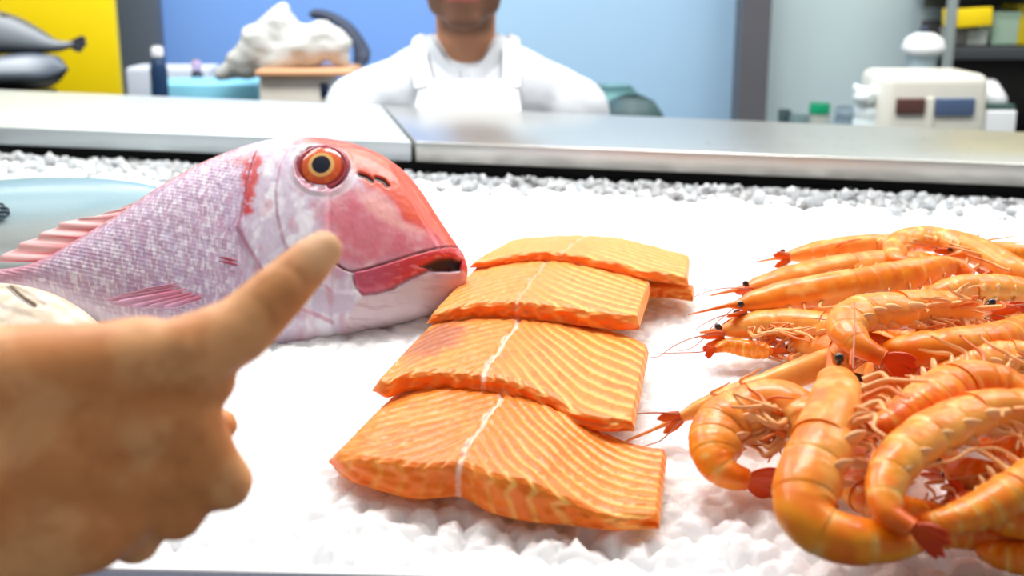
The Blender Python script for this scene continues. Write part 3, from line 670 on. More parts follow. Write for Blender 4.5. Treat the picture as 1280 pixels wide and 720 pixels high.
_mp = PL.at(_rx, (_tp+_bt)/2); _cp = _mp-PL.n*(sT(_rx)*1.02)[:, None]
def RY(x): return np.interp(x, _cp[:, 0], _cp[:, 1])
def RH(x): return np.interp(x, _cp[:, 0], _cp[:, 2], right=0, left=0)*sst(.02, -.05, x-_cp[-1, 0])*sst(-.02, .05, x-_cp[0, 0])
def macro(x, y):
    px, py = pxof(np.stack([x, y, 0*x], -1))
    h = -.004+.006*(fbm(x*7+3, y*7, 4, 2)-.5)
    # raised under the heap of shrimps and behind the snapper
    def bump(cx, cy, rx, ry, a): return a*np.exp(-(((px-cx)/rx)**2+((py-cy)/ry)**2)**1.2)
    h = h+bump(1160, 460, 230, 170, .008)
    a = onz(240, 330, 0); 
    sx = sst(-.62, -.30, x)*sst(-.10, -.22, x)
    h = h+np.maximum(RH(x), 0)*np.exp(-((y-RY(x))/.05)**2)
    h = h-.018*sst(-.09, .0, y-ledy(x))
    # flat beneath the fillets
    fm = pmask(px, py, [(500, 480), (560, 395), (600, 330), (870, 330), (815, 440), (830, 560), (822, 650), (700, 650), (420, 590)], 25)
    return h*(1-fm)+(-.004)*fm
def rubble(x, y, cell, seed, amp, slope):
    gx, gy = x/cell, y/cell; i = np.floor(gx); j = np.floor(gy); best = np.full(x.shape, -1e9)
    for di in (-1, 0, 1):
        for dj in (-1, 0, 1):
            I, J = i+di, j+dj
            cx = I+.15+.7*hsh(I, J, seed); cy = J+.15+.7*hsh(I, J, seed+1); a = hsh(I, J, seed+2)*PI
            dx, dy = gx-cx, gy-cy; u = dx*np.cos(a)+dy*np.sin(a); v = -dx*np.sin(a)+dy*np.cos(a)
            s = .28+.22*hsh(I, J, seed+3)
            e = np.maximum(np.abs(u), np.abs(v)*1.15)
            h = hsh(I, J, seed+4)*amp+u*cell*(hsh(I, J, seed+5)-.5)*slope+v*cell*(hsh(I, J, seed+6)-.5)*slope-np.maximum(0, e-s)*cell*1.6-.25*cell*e*e
            best = np.maximum(best, h)
    return best
X0, X1 = -.95, .95
nx, ny = 1000, 600
xs = np.linspace(X0, X1, nx); q = np.linspace(0, 1, ny)
XX = np.repeat(xs[:, None], ny, 1); ya = rimy(xs)+.002; yb = ledy(xs)+.022
YY = ya[:, None]+(yb-ya)[:, None]*(q**1.25)[None]
edge = np.maximum(sst(.13, .02, YY-ya[:, None]), sst(.20, .04, yb[:, None]-YY)); amp = .34+.62*edge
ZZ = macro(XX, YY)+amp*rubble(XX, YY, .0145, 11, .006, .9)+.5*amp*rubble(XX+.31, YY+.17, .006, 31, .004, .9)-.004
ZZ = np.where((XX-X0 < .004) | (X1-XX < .004), -.06, ZZ); ZZ[:, 0] = -.05; ZZ[:, -1] = -.05
mbV = np.stack([XX, YY, ZZ], -1).reshape(-1, 3)
VV = [mbV]; FF = [grid(nx, ny)]; nV = len(mbV)
# loose lumps of ice on the bed, denser along the far and near edges
bm = bmesh.new(); bmesh.ops.create_cube(bm, size=2); bmesh.ops.bevel(bm, geom=bm.edges[:], offset=.42, segments=1, affect='EDGES'); bmesh.ops.triangulate(bm, faces=bm.faces[:])
bm.verts.ensure_lookup_table(); bm.verts.index_update(); LV = np.array([v.co[:] for v in bm.verts]); LFc = np.array([[v.index for v in f.verts] for f in bm.faces]); bm.free()
tri = []
def lump(x, y, r, dz=0):
    global nV
    z = float(macro(np.array([x]), np.array([y]))[0])+dz
    A = np.linalg.qr(rng.normal(size=(3, 3)))[0]
    v = (LV*(1+.22*rng.normal(size=LV.shape)))*np.array([r, r*rng.uniform(.6, 1), r*rng.uniform(.5, .9)]) @ A.T+np.array([x, y, z])
    VV.append(v); tri.append(LFc+nV); nV += len(v)
for k in range(3400):
    x = rng.uniform(X0+.02, X1-.02); f = rng.random()
    if f < .62: y = ledy(x)-abs(rng.normal(0, .06))+.012; r = rng.uniform(.005, .010); dz = rng.uniform(-.004, .004)
    elif f < .70: continue
    else: y = rng.uniform(rimy(x)+.01, ledy(x)); r = rng.uniform(.003, .006); dz = rng.uniform(-.003, -.001)
    if y < ledy(x)-.17: continue
    pxx, pyy = pxof(np.array([x, y, 0.]))
    if 400 < pxx < 880 and 290 < pyy < 640: continue
    lump(x, y, r, dz)
V = np.vstack(VV); quads = grid(nx, ny); T_ = np.vstack(tri)
me = bpy.data.meshes.new('crushed_ice'); org = np.array([0, .95, 0]); nq_, nt3 = len(quads), len(T_)
me.vertices.add(len(V)); me.vertices.foreach_set('co', (V-org).ravel())
me.loops.add(nq_*4+nt3*3); me.loops.foreach_set('vertex_index', np.r_[quads.ravel(), T_.ravel()].astype(np.int32))
me.polygons.add(nq_+nt3); me.polygons.foreach_set('loop_start', np.r_[np.arange(nq_)*4, nq_*4+np.arange(nt3)*3].astype(np.int32))
me.polygons.foreach_set('loop_total', np.r_[np.full(nq_, 4), np.full(nt3, 3)].astype(np.int32)); me.update(calc_edges=True); me.validate()
me.polygons.foreach_set('use_smooth', np.r_[np.ones(nq_, bool), np.zeros(nt3, bool)]); me.materials.append(icem); me.materials.append(icel); me.polygons.foreach_set('material_index', np.r_[np.zeros(nq_, np.int32), np.ones(nt3, np.int32)])
ice = bpy.data.objects.new('crushed_ice', me); C.objects.link(ice); ice.location = org
tag(ice, 'bed of crushed white ice filling the whole display tray', 'ice', kind='stuff')

# ================================================================== display counter: tray, riser, ledge
steel = mat('brushed steel', (196, 194, 188), rough=.33, metal=.88, noise=.05, nscale=30, bump=.05, bscale=400, stretch=(.05, 1, 1), bdist=.0004)
FZ = -1.2
tray = thing('display_tray', 'steel display tray under the ice with a white rim and blue front', 'tray', (0, 1, -.10))
def prism(poly, z0, z1):
    n = len(poly); V = [(p[0], p[1], z0) for p in poly]+[(p[0], p[1], z1) for p in poly]
    return V, [tuple(range(n))[::-1], tuple(range(n, 2*n))]+[(i, (i+1) % n, n+(i+1) % n, n+i) for i in range(n)]
def pr(name, poly, z0, z1, m, parent=None, bev=0):
    bm = bmesh.new(); V, Fc = prism(poly, z0, z1); vs = [bm.verts.new(v) for v in V]; [bm.faces.new([vs[i] for i in f]) for f in Fc]
    bmesh.ops.recalc_face_normals(bm, faces=bm.faces[:])
    if bev: bmesh.ops.bevel(bm, geom=bm.edges[:], offset=bev, segments=3, affect='EDGES', profile=.5)
    bm.verts.index_update(); V = [tuple(v.co) for v in bm.verts]; Fc = [tuple(v.index for v in f.verts) for f in bm.faces]; bm.free()
    return sharp(mk(name, V, Fc, m, parent))
e0, e1 = -1.0, 1.0
pr('rim', [(e0, rimy(e0)-.006), (e1, rimy(e1)-.006), (e1, rimy(e1)+.002), (e0, rimy(e0)+.002)], -.05, .001, mat('white enamel', (238, 242, 246), rough=.3), tray, .0015)
pr('pan', [(e0, rimy(e0)+.002), (e1, rimy(e1)+.002), (e1, ledy(e1)+.03), (e0, ledy(e0)+.03)], -.075, -.052, steel, tray)
pr('front_panel', [(e0, rimy(e0)-.05), (e1, rimy(e1)-.05), (e1, rimy(e1)-.007), (e0, rimy(e0)-.007)], -.075, -.012, mat('blue enamel', (34, 96, 150), rough=.35), tray, .004)
cab = thing('counter_cabinet', 'counter body carrying the ice tray and the steel ledge', 'counter', (0, 1.2, FZ))
pr('base', [(e0, rimy(e0)-.03), (e1, rimy(e1)-.03), (e1, ledby(e1)-.06), (e0, ledby(e0)-.06)], FZ, -.076, mat('grey laminate', (150, 158, 166), rough=.5), cab)
pr('black_riser', [(-1.9, ledy(-1.9)+.034), (1.9, ledy(1.9)+.034), (1.9, ledby(1.9)-.02), (-1.9, ledby(-1.9)-.02)], -.075, LZ-LT-.0005, mat('black riser', (10, 10, 12), rough=.7), cab)
# ledge in two slabs parted by a slanting seam
sf = onz(513, 183, LZ); sb = onz(472, 138, LZ)
def seamx(y, o=0): return sf[0]+(sb[0]-sf[0])*(y-sf[1])/(sb[1]-sf[1])+o
yf = ledy(sf[0]); yb_ = ledby(sb[0])
lf = -1.9; rt = 1.9; gp = .0035
satin = mat('satin steel whitened for glare', (206, 214, 216), rough=.42, metal=.62, noise=.03, nscale=30)  # paler, less metallic steel for the left slab: bright reflection put into its colour
def slab(x0, x1, y0, y1, lab, nm='steel_ledge', steel=steel):
    o = pr(nm, [(x0[0], y0(x0[0])), (x1[0], y0(x1[0])), (x1[1], y1(x1[1])), (x0[1], y1(x0[1]))], LZ-LT, LZ, steel, None, .0022)
    return tag(o, lab, 'ledge')
slab((lf, lf), (sf[0]-gp, sb[0]-gp), ledy, ledby, 'left slab of the steel counter ledge, behind the snapper, colour whitened for glare', steel=satin)
slab((sf[0]+gp, sb[0]+gp), (rt, rt), ledy, ledby, 'right slab of the steel counter ledge, running behind the salmon and shrimps')
# water drops on the right slab
mb = MB()
for k in range(60):
    px_ = rng.uniform(880, 1250); py_ = rng.uniform(162, 190); p = onz(px_, py_, LZ); r = rng.uniform(.0008, .003)
    if ledy(p[0])+.01 < p[1] < ledby(p[0])-.01: mb.ell(p, (r*rng.uniform(1, 2.2), r, r*.35), nu=7, nv=10)
tag(mb.build('water_drops', mat('water', (235, 240, 240), rough=.03, trans=.9, ior=1.33), None), 'scattered water droplets on the right part of the steel ledge', 'water', kind='stuff')

# ================================================================== room
BW = 3.3; CZ = 1.7; RX = 3.2
def wall(name, V, m): 
    o = mk(name, V, [(0, 1, 2, 3)], m, None, False, origin=(0, 0, 0)); return tag(o, kind='structure')
def sbox(name, c, s, m, bev=.0):
    mb = MB(); mb.box(c, s, bev); o = sharp(mb.build(name, m)); return tag(o, kind='structure')
tile = mat('grey floor', (150, 152, 150), rough=.5, noise=.1, nscale=3)
def bx(px, Y=BW): return float(ony(px, 60, Y)[0])
sbox('floor', (0, 1, FZ-.05), (2*RX, 5.2, .1), tile)
sbox('ceiling', (0, 1, CZ+.05), (2*RX, 5.2, .1), mat('white ceiling', (240, 240, 238), rough=.8))
wl = mat('cobalt blue wall', (120, 164, 234), rough=.55); wm = mat('light blue wall', (166, 202, 232), rough=.55); wr = mat('pale grey blue wall', (196, 216, 222), rough=.55)
x_a, x_b, x_c, x_d = bx(205), bx(560), bx(941), bx(1190)
sbox('wall_back', (0, BW+.15, .25), (2*RX, .1, 2.9), mat('grey plaster', (128, 132, 140), rough=.7))
def panel(name, xa, xb, m, y=BW): return sbox(name, ((xa+xb)/2, y+.05, .25), (xb-xa, .1, 2.9), m)
panel('wall_left_panel', x_a, x_b, wl); panel('wall_middle_panel', x_b, x_c, wm); panel('wall_right_panel', x_c, RX, wr)
sbox('trim_1', ((bx(148)+bx(206))/2, BW+.02, .25), (bx(206)-bx(148), .12, 2.9), mat('slate grey column', (98, 108, 124), rough=.6))
sbox('trim_2', ((bx(922, 3.2)+bx(957, 3.2))/2, 3.2, .25), (bx(957, 3.2)-bx(922, 3.2), .10, 2.9), mat('dark steel post', (92, 92, 98), rough=.45))
side = mat('white side wall', (226, 228, 228), rough=.7)
sbox('wall_left', (-RX-.05, 1, .25), (.1, 5.2, 2.9), side); sbox('wall_right', (RX+.05, 1, .25), (.1, 5.2, 2.9), side)
# yellow display board
yb0 = thing('yellow_board', 'bright yellow display board standing behind the two grey fish', 'board', (bx(20, 3.0), 3.0, -.22))
mb = MB(); mb.box(((bx(-260, 3.0)+bx(148, 3.0))/2, 3.0, .3), (bx(148, 3.0)-bx(-260, 3.0), .03, 1.04), .004); sharp(mb.build('panel', mat('yellow board', (250, 218, 0), rough=.5), yb0))
mb = MB(); mb.box(((bx(-260, 3.0)+bx(148, 3.0))/2, 3.02, -.20), (bx(148, 3.0)-bx(-260, 3.0), .06, .03), .004); sharp(mb.build('foot', mat('grey laminate'), yb0))
# rear work counter
RZ = -.22
rc = thing('rear_counter', 'long rear work counter against the back wall behind the seller', 'counter', (0, 2.85, FZ))
mb = MB(); mb.box((0, 2.86, RZ-.02), (2*RX-.1, .76, .04), .004); sharp(mb.build('worktop', steel, rc))
mb = MB(); mb.box((0, 2.90, (FZ+RZ-.04)/2), (2*RX-.2, .66, RZ-.04-FZ)); mb.build('base', mat('grey laminate'), rc, False)
# ------------------------------------------------------------------ two grey fish on a stand
def simple_fish(lab, x0, x1, top, bot, Y, T, cf, tail=None):
    pl = Plane((0, Y, 0), (1, 0, 0), (0, -.98, .2)); r = thing('grey_fish', lab, 'fish', tuple(pl.at((x0+x1)/2, max(b[1] for b in bot))), 'large grey fish before the yellow board')
    lens_fish(r, top, bot, pl, T, cf, None, fishskin, x0, x1, nx=120, nf=60, nb=30); return r, pl
t1 = [(-190, 60), (-120, 38), (-60, 18), (0, 14), (25, 22), (50, 36), (70, 49), (85, 52), (95, 52)]; b1 = [(-190, 66), (-120, 76), (-60, 80), (0, 68), (30, 68), (60, 66), (75, 64), (88, 60), (95, 57)]
def g1(x, y):
    tp = interp(t1, x); bt = interp(b1, x); v = (y-tp)/np.maximum(bt-tp, 1)
    c = np.broadcast_to(lin((140, 146, 154)), x.shape+(3,)).copy(); c = mixc(c, lin((74, 82, 94)), sst(.22, 0, v)); c = mixc(c, lin((62, 66, 78)), sst(.65, 1, v)*.8)
    return mixc(c, lin((24, 26, 32)), sst(4, 1.5, np.hypot((x-13)/1.6, y-22))+sst(3, 1, np.hypot(x-5, y-32)))
f1_, p1_ = simple_fish('upper of two large grey fish at top left, its dark tail pointing right', -190, 94, t1, b1, 2.72, lambda X: interp([(-190, .01), (-60, .06), (30, .05), (94, .012)], X), g1)
membrane('tail_fin', [(86, 52), (87, 55), (86, 59)], [(104, 44), (107, 55), (98, 66)], p1_, mat('dark tail', attr=True, rough=.4), f1_, lambda s, q: np.broadcast_to(lin((44, 44, 54)), s.shape+(3,)), .0, 0, thick=.008, jag=3)
t2 = [(-190, 88), (-120, 84), (-60, 83), (0, 71), (60, 68), (75, 72), (84, 84)]; b2 = [(-190, 100), (-120, 112), (-60, 114), (0, 113), (40, 112), (60, 109), (75, 100), (84, 88)]
def g2(x, y):
    tp = interp(t2, x); bt = interp(b2, x); v = (y-tp)/np.maximum(bt-tp, 1)
    c = np.broadcast_to(lin((112, 122, 136)), x.shape+(3,)).copy(); c = mixc(c, lin((190, 198, 208)), sst(.28, .1, np.abs(v-.4))*sst(75, 40, x)); c = mixc(c, lin((22, 26, 28)), sst(.62, .85, v))
    return mixc(c, lin((54, 62, 76)), sst(.12, 0, v))
simple_fish('lower of two large grey fish at top left, with a rounded end and white flank', -190, 84, t2, b2, 2.70, lambda X: interp([(-190, .01), (-60, .06), (50, .05), (84, .01)], X), g2)
mb = MB(); xa, xb = bx(-190, 2.72), bx(40, 2.72); mb.box(((xa+xb)/2, 2.74, (RZ-.013)/2), (xb-xa, .22, -.013-RZ), .006)
tag(sharp(mb.build('fish_stand', mat('dark plastic crate', (24, 27, 28), rough=.5))), 'dark plastic block carrying the two grey fish', 'stand')
# ------------------------------------------------------------------ small things left of the seller
def bottle(lab, px, ytop, wpx, Y, cm, capm):
    p = ony(px, ytop, Y); ht = p[2]-RZ; w = wpx*Y/F/2; r = thing('bottle', lab, 'bottle', (p[0], Y, RZ))
    ch = 13*Y/F; hb = ht-ch; mb = MB(); mb.lathe((p[0], Y, RZ), [(w*.9, 0), (w, .01), (w, hb-.03), (w*.8, hb-.008), (w*.5, hb), (w*.5, hb+.004)]); mb.build('body', cm, r)
    mb = MB(); mb.lathe((p[0], Y, RZ+hb+.002), [(w*.66, 0), (w*.72, .004), (w*.68, ch*.8), (w*.4, ch)]); mb.build('cap', capm, r)
bottle('dark blue bottle with a white cap beside the slate grey column', 196, 58, 21, 2.50, mat('navy plastic', (22, 52, 88), rough=.4), mat('white cap', (232, 232, 236), rough=.4))
bottle('small black bottle with a pinkish cap left of the white sack', 245, 75, 17, 2.73, mat('black plastic', (36, 38, 62), rough=.4), mat('pinkish cap', (186, 160, 188), rough=.4))
def block(name, lab, cat, x0, x1, y0, y1, Y, dep, m, bev=.01, z0=None, parent=None):
    a = ony(x0, y0, Y); b_ = ony(x1, y1, Y); zz = b_[2] if z0 is None else z0
    mb = MB(); mb.box(((a[0]+b_[0])/2, Y+dep/2, (a[2]+zz)/2), (b_[0]-a[0], dep, a[2]-zz), bev); o = sharp(mb.build(name, m, parent))
    if lab: tag(o, lab, cat)
    return o
block('tray', 'pale blue plastic tray on the rear counter below the bottles', 'tray', 186, 322, 104, 120, 2.56, .16, mat('pale cyan plastic', (140, 212, 236), rough=.35), .008, RZ)
block('foam_box', 'low white box on the rear counter behind the two small bottles', 'box', 155, 262, 84, 102, 2.78, .12, mat('grey white foam', (196, 202, 214), rough=.7), .012, RZ)
# scale under the sack
sc = thing('weighing_scale', 'beige weighing scale with a dark window under the white sack', 'scale', (bx(370, 2.4), 2.45, RZ))
block('housing', None, None, 322, 412, 96, 128, 2.42, .14, mat('beige plastic', (224, 216, 202), rough=.45), .012, RZ, sc)
block('display', None, None, 400, 411, 104, 122, 2.414, .01, mat('dark display', (30, 42, 66), rough=.2), .002, None, sc)
block('platter', None, None, 318, 440, 88, 96, 2.40, .20, mat('tan board', (212, 160, 120), rough=.5), .004, None, sc)
# white crumpled sack
P0 = lambda a, b_, Y=2.5: ony(a, b_, Y)
def sk(a, b_, r, a2, b2_, r2, Y=2.5, Y2=None): return (P0(a, b_, Y), r*2.5/F, P0(a2, b2_, Y2 or Y), r2*2.5/F)
sack = capsules([sk(348, 22, 14, 330, 52, 26), sk(330, 52, 26, 300, 80, 18), sk(300, 80, 16, 272, 96, 7), sk(350, 14, 7, 354, 10, 4), sk(352, 36, 22, 356, 64, 30), sk(356, 64, 28, 400, 50, 24),
                 sk(400, 46, 22, 424, 62, 18), sk(424, 62, 18, 430, 74, 9), sk(340, 76, 18, 300, 94, 8), sk(385, 44, 18, 405, 36, 12)], 20)
remesh(sack, 'sack', .008, 7, mat('white plastic sack', (196, 196, 192), rough=.5, bump=.5, bscale=14, bdist=.02, noise=.08, nscale=12), None, None, None,
       lambda V: .016*(fbm(V[:, 0]*16+V[:, 2]*9, V[:, 2]*18-V[:, 0]*5, 4, 3)-.5)*2)
tag(bpy.context.scene.collection.objects[-1] if False else [o for o in C.objects if o.name.startswith('sack')][-1], 'big crumpled white plastic sack slumped on the weighing scale', 'sack')
mb = MB(); P = crom(np.array([ony(386, 17, 2.62), ony(410, 20, 2.62), ony(436, 36, 2.6), ony(452, 62, 2.58), ony(450, 82, 2.56)]), 20)
mb.tube(P, np.array([.004]+[.022]*18+[.01]), 12, flat=.6); o = mb.build('dark_bag', mat('dark bag cloth', (52, 60, 80), rough=.7)); tag(o, 'dark bag edge curving behind the white sack', 'bag')
# ------------------------------------------------------------------ right of the seller
mb = MB(); p = ony(790, 118, 2.5); mb.lathe((p[0], 2.5, RZ), [(.07, 0), (.085, .02), (.08, p[2]-RZ-.05), (.055, p[2]-RZ-.015), (.02, p[2]-RZ)], 32)
tag(mb.build('tub', mat('dark green tub', (58, 84, 88), rough=.5)), 'dark rounded tub on the rear counter right of the seller', 'tub')
mb = MB(); p = ony(765, 107, 2.64); mb.lathe((p[0], 2.64, RZ), [(.07, 0), (.078, .02), (.07, p[2]-RZ-.02), (.05, p[2]-RZ)], 32)
tag(mb.build('green_bucket', mat('sea green plastic', (112, 162, 164), rough=.5)), 'sea-green bucket behind the dark rounded tub', 'bucket')
def jar(lab, px, ytop, wpx, Y, m, lm, capf=.3, name='jar'):
    p = ony(px, ytop, Y); ht = p[2]-RZ; w = wpx*Y/F/2; r = thing(name, lab, name, (p[0], Y, RZ))
    mb = MB(); mb.lathe((p[0], Y, RZ), [(w*.9, 0), (w, .008), (w, ht-.035), (w*.88, ht-.025)]); mb.build('body', m, r)
    mb = MB(); mb.lathe((p[0], Y, RZ+ht-.026), [(w*.92, 0), (w*.95, .003), (w*.95, .022), (w*.85, .026)]); mb.build('lid', lm, r)
jar('small jar with a bright green lid on the rear counter', 1025, 129, 27, 2.6, mat('beige jar', (170, 176, 168), rough=.4), mat('green lid', (0, 150, 104), rough=.4))
jar('dark little pot left of the green-lidded jar', 981, 137, 17, 2.6, mat('dark pot', (64, 84, 88), rough=.5), mat('dark pot'), name='pot')
jar('low grey-green pot between the dark pot and the green-lidded jar', 1000, 143, 26, 2.56, mat('grey green pot', (110, 134, 136), rough=.5), mat('grey green pot'), name='pot')
jar('blue-grey jar right of the green-lidded jar', 1064, 134, 40, 2.66, mat('blue grey jar', (132, 152, 164), rough=.4), mat('blue grey jar'))
jar('white tub beside the label machine', 1088, 132, 40, 2.52, mat('white tub', (222, 234, 236), rough=.4), mat('white tub'), name='tub')
# crumpled white bag
cb = capsules([(P0(1076, 118), .022, P0(1070, 108), .008), (P0(1080, 122), .024, P0(1098, 116), .022), (P0(1098, 114), .02, P0(1104, 124), .02)], 16)
cbo = remesh(cb, 'paper_bag', .005, 4, mat('white paper', (236, 244, 246), rough=.6), None, None, None, lambda V: .010*(fbm(V[:, 0]*40, V[:, 2]*40, 4, 3)-.5)*2)
tag(cbo, 'crumpled white paper bag on the tub left of the label machine', 'bag')
# machine
mc = thing('label_machine', 'cream box-shaped machine with a brown window and a slate-blue window', 'machine', (bx(1172, 2.4), 2.5, RZ))
block('housing', None, None, 1110, 1234, 93, 160, 2.42, .2, mat('cream plastic', (226, 224, 212), rough=.4), .025, RZ, mc)
block('divider', None, None, 1160, 1166, 122, 160, 2.414, .02, mat('cream plastic'), .003, RZ, mc)
block('printer_slot', None, None, 1122, 1156, 123, 143, 2.412, .012, mat('brown window', (98, 66, 62), rough=.3), .003, None, mc)
block('screen', None, None, 1171, 1218, 123, 145, 2.412, .012, mat('slate screen', (84, 104, 138), rough=.2), .003, None, mc)
# domed device on top, behind
dm = thing('domed_lamp', 'white domed device with a dark knob standing behind the cream machine', 'appliance', (bx(1150, 2.75), 2.75, RZ))
p = ony(1152, 88, 2.75); q1 = ony(1152, 66, 2.75); q2 = ony(1152, 40, 2.75); ws = 2.75/F
mb = MB(); mb.lathe((p[0], 2.75, RZ), [(22*ws, 0), (20*ws, .05), (15*ws, p[2]-RZ), (19*ws, q1[2]-RZ)], 30); mb.build('body', mat('pale blue plastic', (196, 216, 226), rough=.4), dm)
hh = q2[2]-q1[2]; mb = MB(); mb.lathe((p[0], 2.75, q1[2]-.004), [(18*ws, 0), (25*ws, .006), (26*ws, hh*.35), (22*ws, hh*.75), (12*ws, hh), (4*ws, hh*1.04)], 30); mb.build('dome', mat('white plastic', (240, 244, 246), rough=.35), dm)
mb = MB(); mb.ell((p[0], 2.75, q2[2]+.006), (.012, .012, .012)); mb.build('knob', mat('dark display'), dm)
# covered container
cc_ = thing('covered_container', 'white covered container with a dark green band right of the cream machine', 'container', (bx(1254, 2.4), 2.45, RZ))
block('body', None, None, 1234, 1270, 138, 160, 2.43, .14, mat('white plastic'), .006, RZ, cc_)
block('band', None, None, 1235, 1269, 131, 139, 2.435, .13, mat('dark green band', (60, 92, 88), rough=.5), .003, None, cc_)
a = ony(1232, 130, 2.43); b_ = ony(1273, 130, 2.43); t = ony(1252, 103, 2.43)
mb = MB(); mb.lathe(((a[0]+b_[0])/2, 2.50, a[2]), [(.042, 0), (.044, .004), (.036, .02), (.018, t[2]-a[2]-.008), (.010, t[2]-a[2])], 28); mb.build('lid', mat('white plastic'), cc_)
# shelf unit
su = thing('storage_shelf', 'dark metal shelf unit at the upper right corner holding tubs', 'shelf', (bx(1260, 3.1), 3.1, -.2))
sx0, sx1 = bx(1182, 3.0), bx(1182, 3.0)+1.1; zb_ = float(ony(1230, 66, 3.0)[2])
darkm = mat('dark shelf metal', (62, 66, 70), rough=.5)
mb = MB(); mb.box(((sx0+sx1)/2, 3.12, zb_), (sx1-sx0, .30, .035), .003); sharp(mb.build('board', darkm, su))
mb = MB(); mb.box(((sx0+sx1)/2, 3.12, .252), (sx1-sx0, .30, .03), .003); sharp(mb.build('board', darkm, su))
for xx_ in (sx0+.0, sx1-.01):
    mb = MB(); mb.box((xx_, 2.98, .35), (.022, .03, 1.1), .003); sharp(mb.build('post', mat('grey post', (150, 160, 160), rough=.5), su))
mb = MB(); mb.box(((sx0+sx1)/2+.03, 3.255, -.02), (sx1-sx0, .02, .36)); mb.build('back_panel', mat('near black panel', (34, 32, 34), rough=.6), su)
mb = MB(); mb.box(((sx0+sx1)/2+.03, 3.255, .42), (sx1-sx0, .02, .44)); mb.build('back_panel', mat('brown grey panel', (112, 112, 104), rough=.6), su)
def shelfbox(nm, lab, x0, x1, y0, y1, m, bev=.006):
    a = ony(x0, y0, 3.02); b_ = ony(x1, y1, 3.02); h = a[2]-b_[2]; r = thing(nm, lab, nm.replace('_', ' '), ((a[0]+b_[0])/2, 3.07, zb_+.0175))
    mb = MB(); mb.box(((a[0]+b_[0])/2, 3.07, b_[2]+h*.42), (b_[0]-a[0], .1, h*.84), bev); sharp(mb.build('body', m, r))
    mb = MB(); mb.box(((a[0]+b_[0])/2, 3.07, b_[2]+h*.90), ((b_[0]-a[0])*1.05, .108, h*.18), bev*.5); sharp(mb.build('lid', m, r))
shelfbox('white_tub', 'short white tub on the shelf under the yellow box', 1210, 1234, 38, 57, mat('shelf white', (214, 222, 216), rough=.5))
shelfbox('green_tub', 'pale green tub on the shelf right of the yellow box', 1243, 1272, 14, 57, mat('pale green tub', (176, 206, 184), rough=.5))
shelfbox('yellow_carton', 'yellow carton at the right edge of the shelf', 1275, 1330, 4, 57, mat('yellow carton', (214, 190, 20), rough=.5))
shelfbox('grey_tub', 'grey tub on the shelf left of the white tub', 1193, 1208, 36, 57, mat('grey tub', (150, 150, 146), rough=.5))
mb = MB(); a = ony(1191, 10, 3.0); b_ = ony(1234, 33, 3.0); mb.box(((a[0]+b_[0])/2, 3.02, (a[2]+b_[2])/2), (b_[0]-a[0], .10, a[2]-b_[2]), .004, ry=math.radians(-4))
o = sharp(mb.build('yellow_box', mat('bright yellow', (246, 214, 10), rough=.5))); tag(o, 'bright yellow box lying on top of the shelf tubs', 'box')
# unseen yellow crates placed above the frame so the ledge mirrors yellow
for k in range(3):
    mb = MB(); mb.box((sx0+.19+k*.355, 3.08, .268+.13), (.34, .2, .26), .01); o = sharp(mb.build('unseen_yellow_crate', mat('bright yellow')))
    tag(o, 'unseen yellow crate on the top shelf, placed for its reflection in the ledge', 'crate', 'unseen yellow crates placed on the top shelf')
# ================================================================== pointing hand (customer)
def dep(px, py, d):
    r_ = ray(px, py); return O0+r_*d
def hr(px_, d): return px_*d/F
skin = mat('warm skin', attr=True, rough=.5, spec=.35, sss=.12, sssr=(1, .35, .18), sscale=.006, bump=.12, bscale=300, bdist=.0006)
def hc(a, ra, b_, rb, flat=1, up=(0, 0, 1)):
    return (dep(*a), hr(ra, a[2]), dep(*b_), hr(rb, b_[2]), flat, up)
caps = []
WR = (-70, 560, .37)
# forearm
caps += [hc((-90, 575, .37), 140, (-420, 660, .33), 150, .9), hc((-420, 640, .33), 135, (-800, 740, .30), 150, .95)]
# back of the hand: one metacarpal per finger
K = dict(index=(226, 446, .395), middle=(222, 520, .40), ring=(188, 588, .40), little=(146, 640, .395))
caps += [hc((-60, 500, .372), 92, K['index'], 47), hc((-60, 540, .37), 92, K['middle'], 52), hc((-60, 580, .37), 92, K['ring'], 52), hc((-60, 610, .37), 84, K['little'], 50)]
caps += [hc((236, 470, .40), 46, (258, 476, .405), 38), hc((-90, 600, .37), 125, (60, 640, .385), 80), hc((-80, 660, .375), 120, (110, 652, .39), 64), hc((150, 440, .392), 42, (180, 436, .392), 42)]
caps += [hc((90, 460, .39), 52, (215, 455, .398), 50), hc((60, 560, .385), 95, (190, 560, .405), 60)]
# index finger, stretched out
caps += [hc(K['index'], 50, (298, 414, .408), 43), hc((298, 414, .408), 43, (352, 362, .42), 36), hc((352, 362, .42), 35.5, (386, 328, .43), 30), hc((386, 328, .43), 30, (404, 312, .436), 25.5)]
# middle finger curled under: knuckle bulge at the right
caps += [hc(K['middle'], 50, (262, 582, .405), 39), hc((262, 582, .405), 38, (282, 604, .41), 35), hc((282, 604, .41), 34, (246, 606, .45), 30), hc((246, 606, .45), 29, (205, 590, .455), 26)]
# ring
caps += [hc(K['ring'], 46, (222, 640, .41), 36), hc((222, 640, .41), 34, (198, 626, .45), 29), hc((198, 626, .45), 28, (168, 604, .45), 25)]
# little
caps += [hc(K['little'], 44, (170, 674, .41), 32), hc((170, 674, .41), 30, (150, 650, .44), 26), hc((150, 650, .44), 25, (128, 625, .44), 22)]
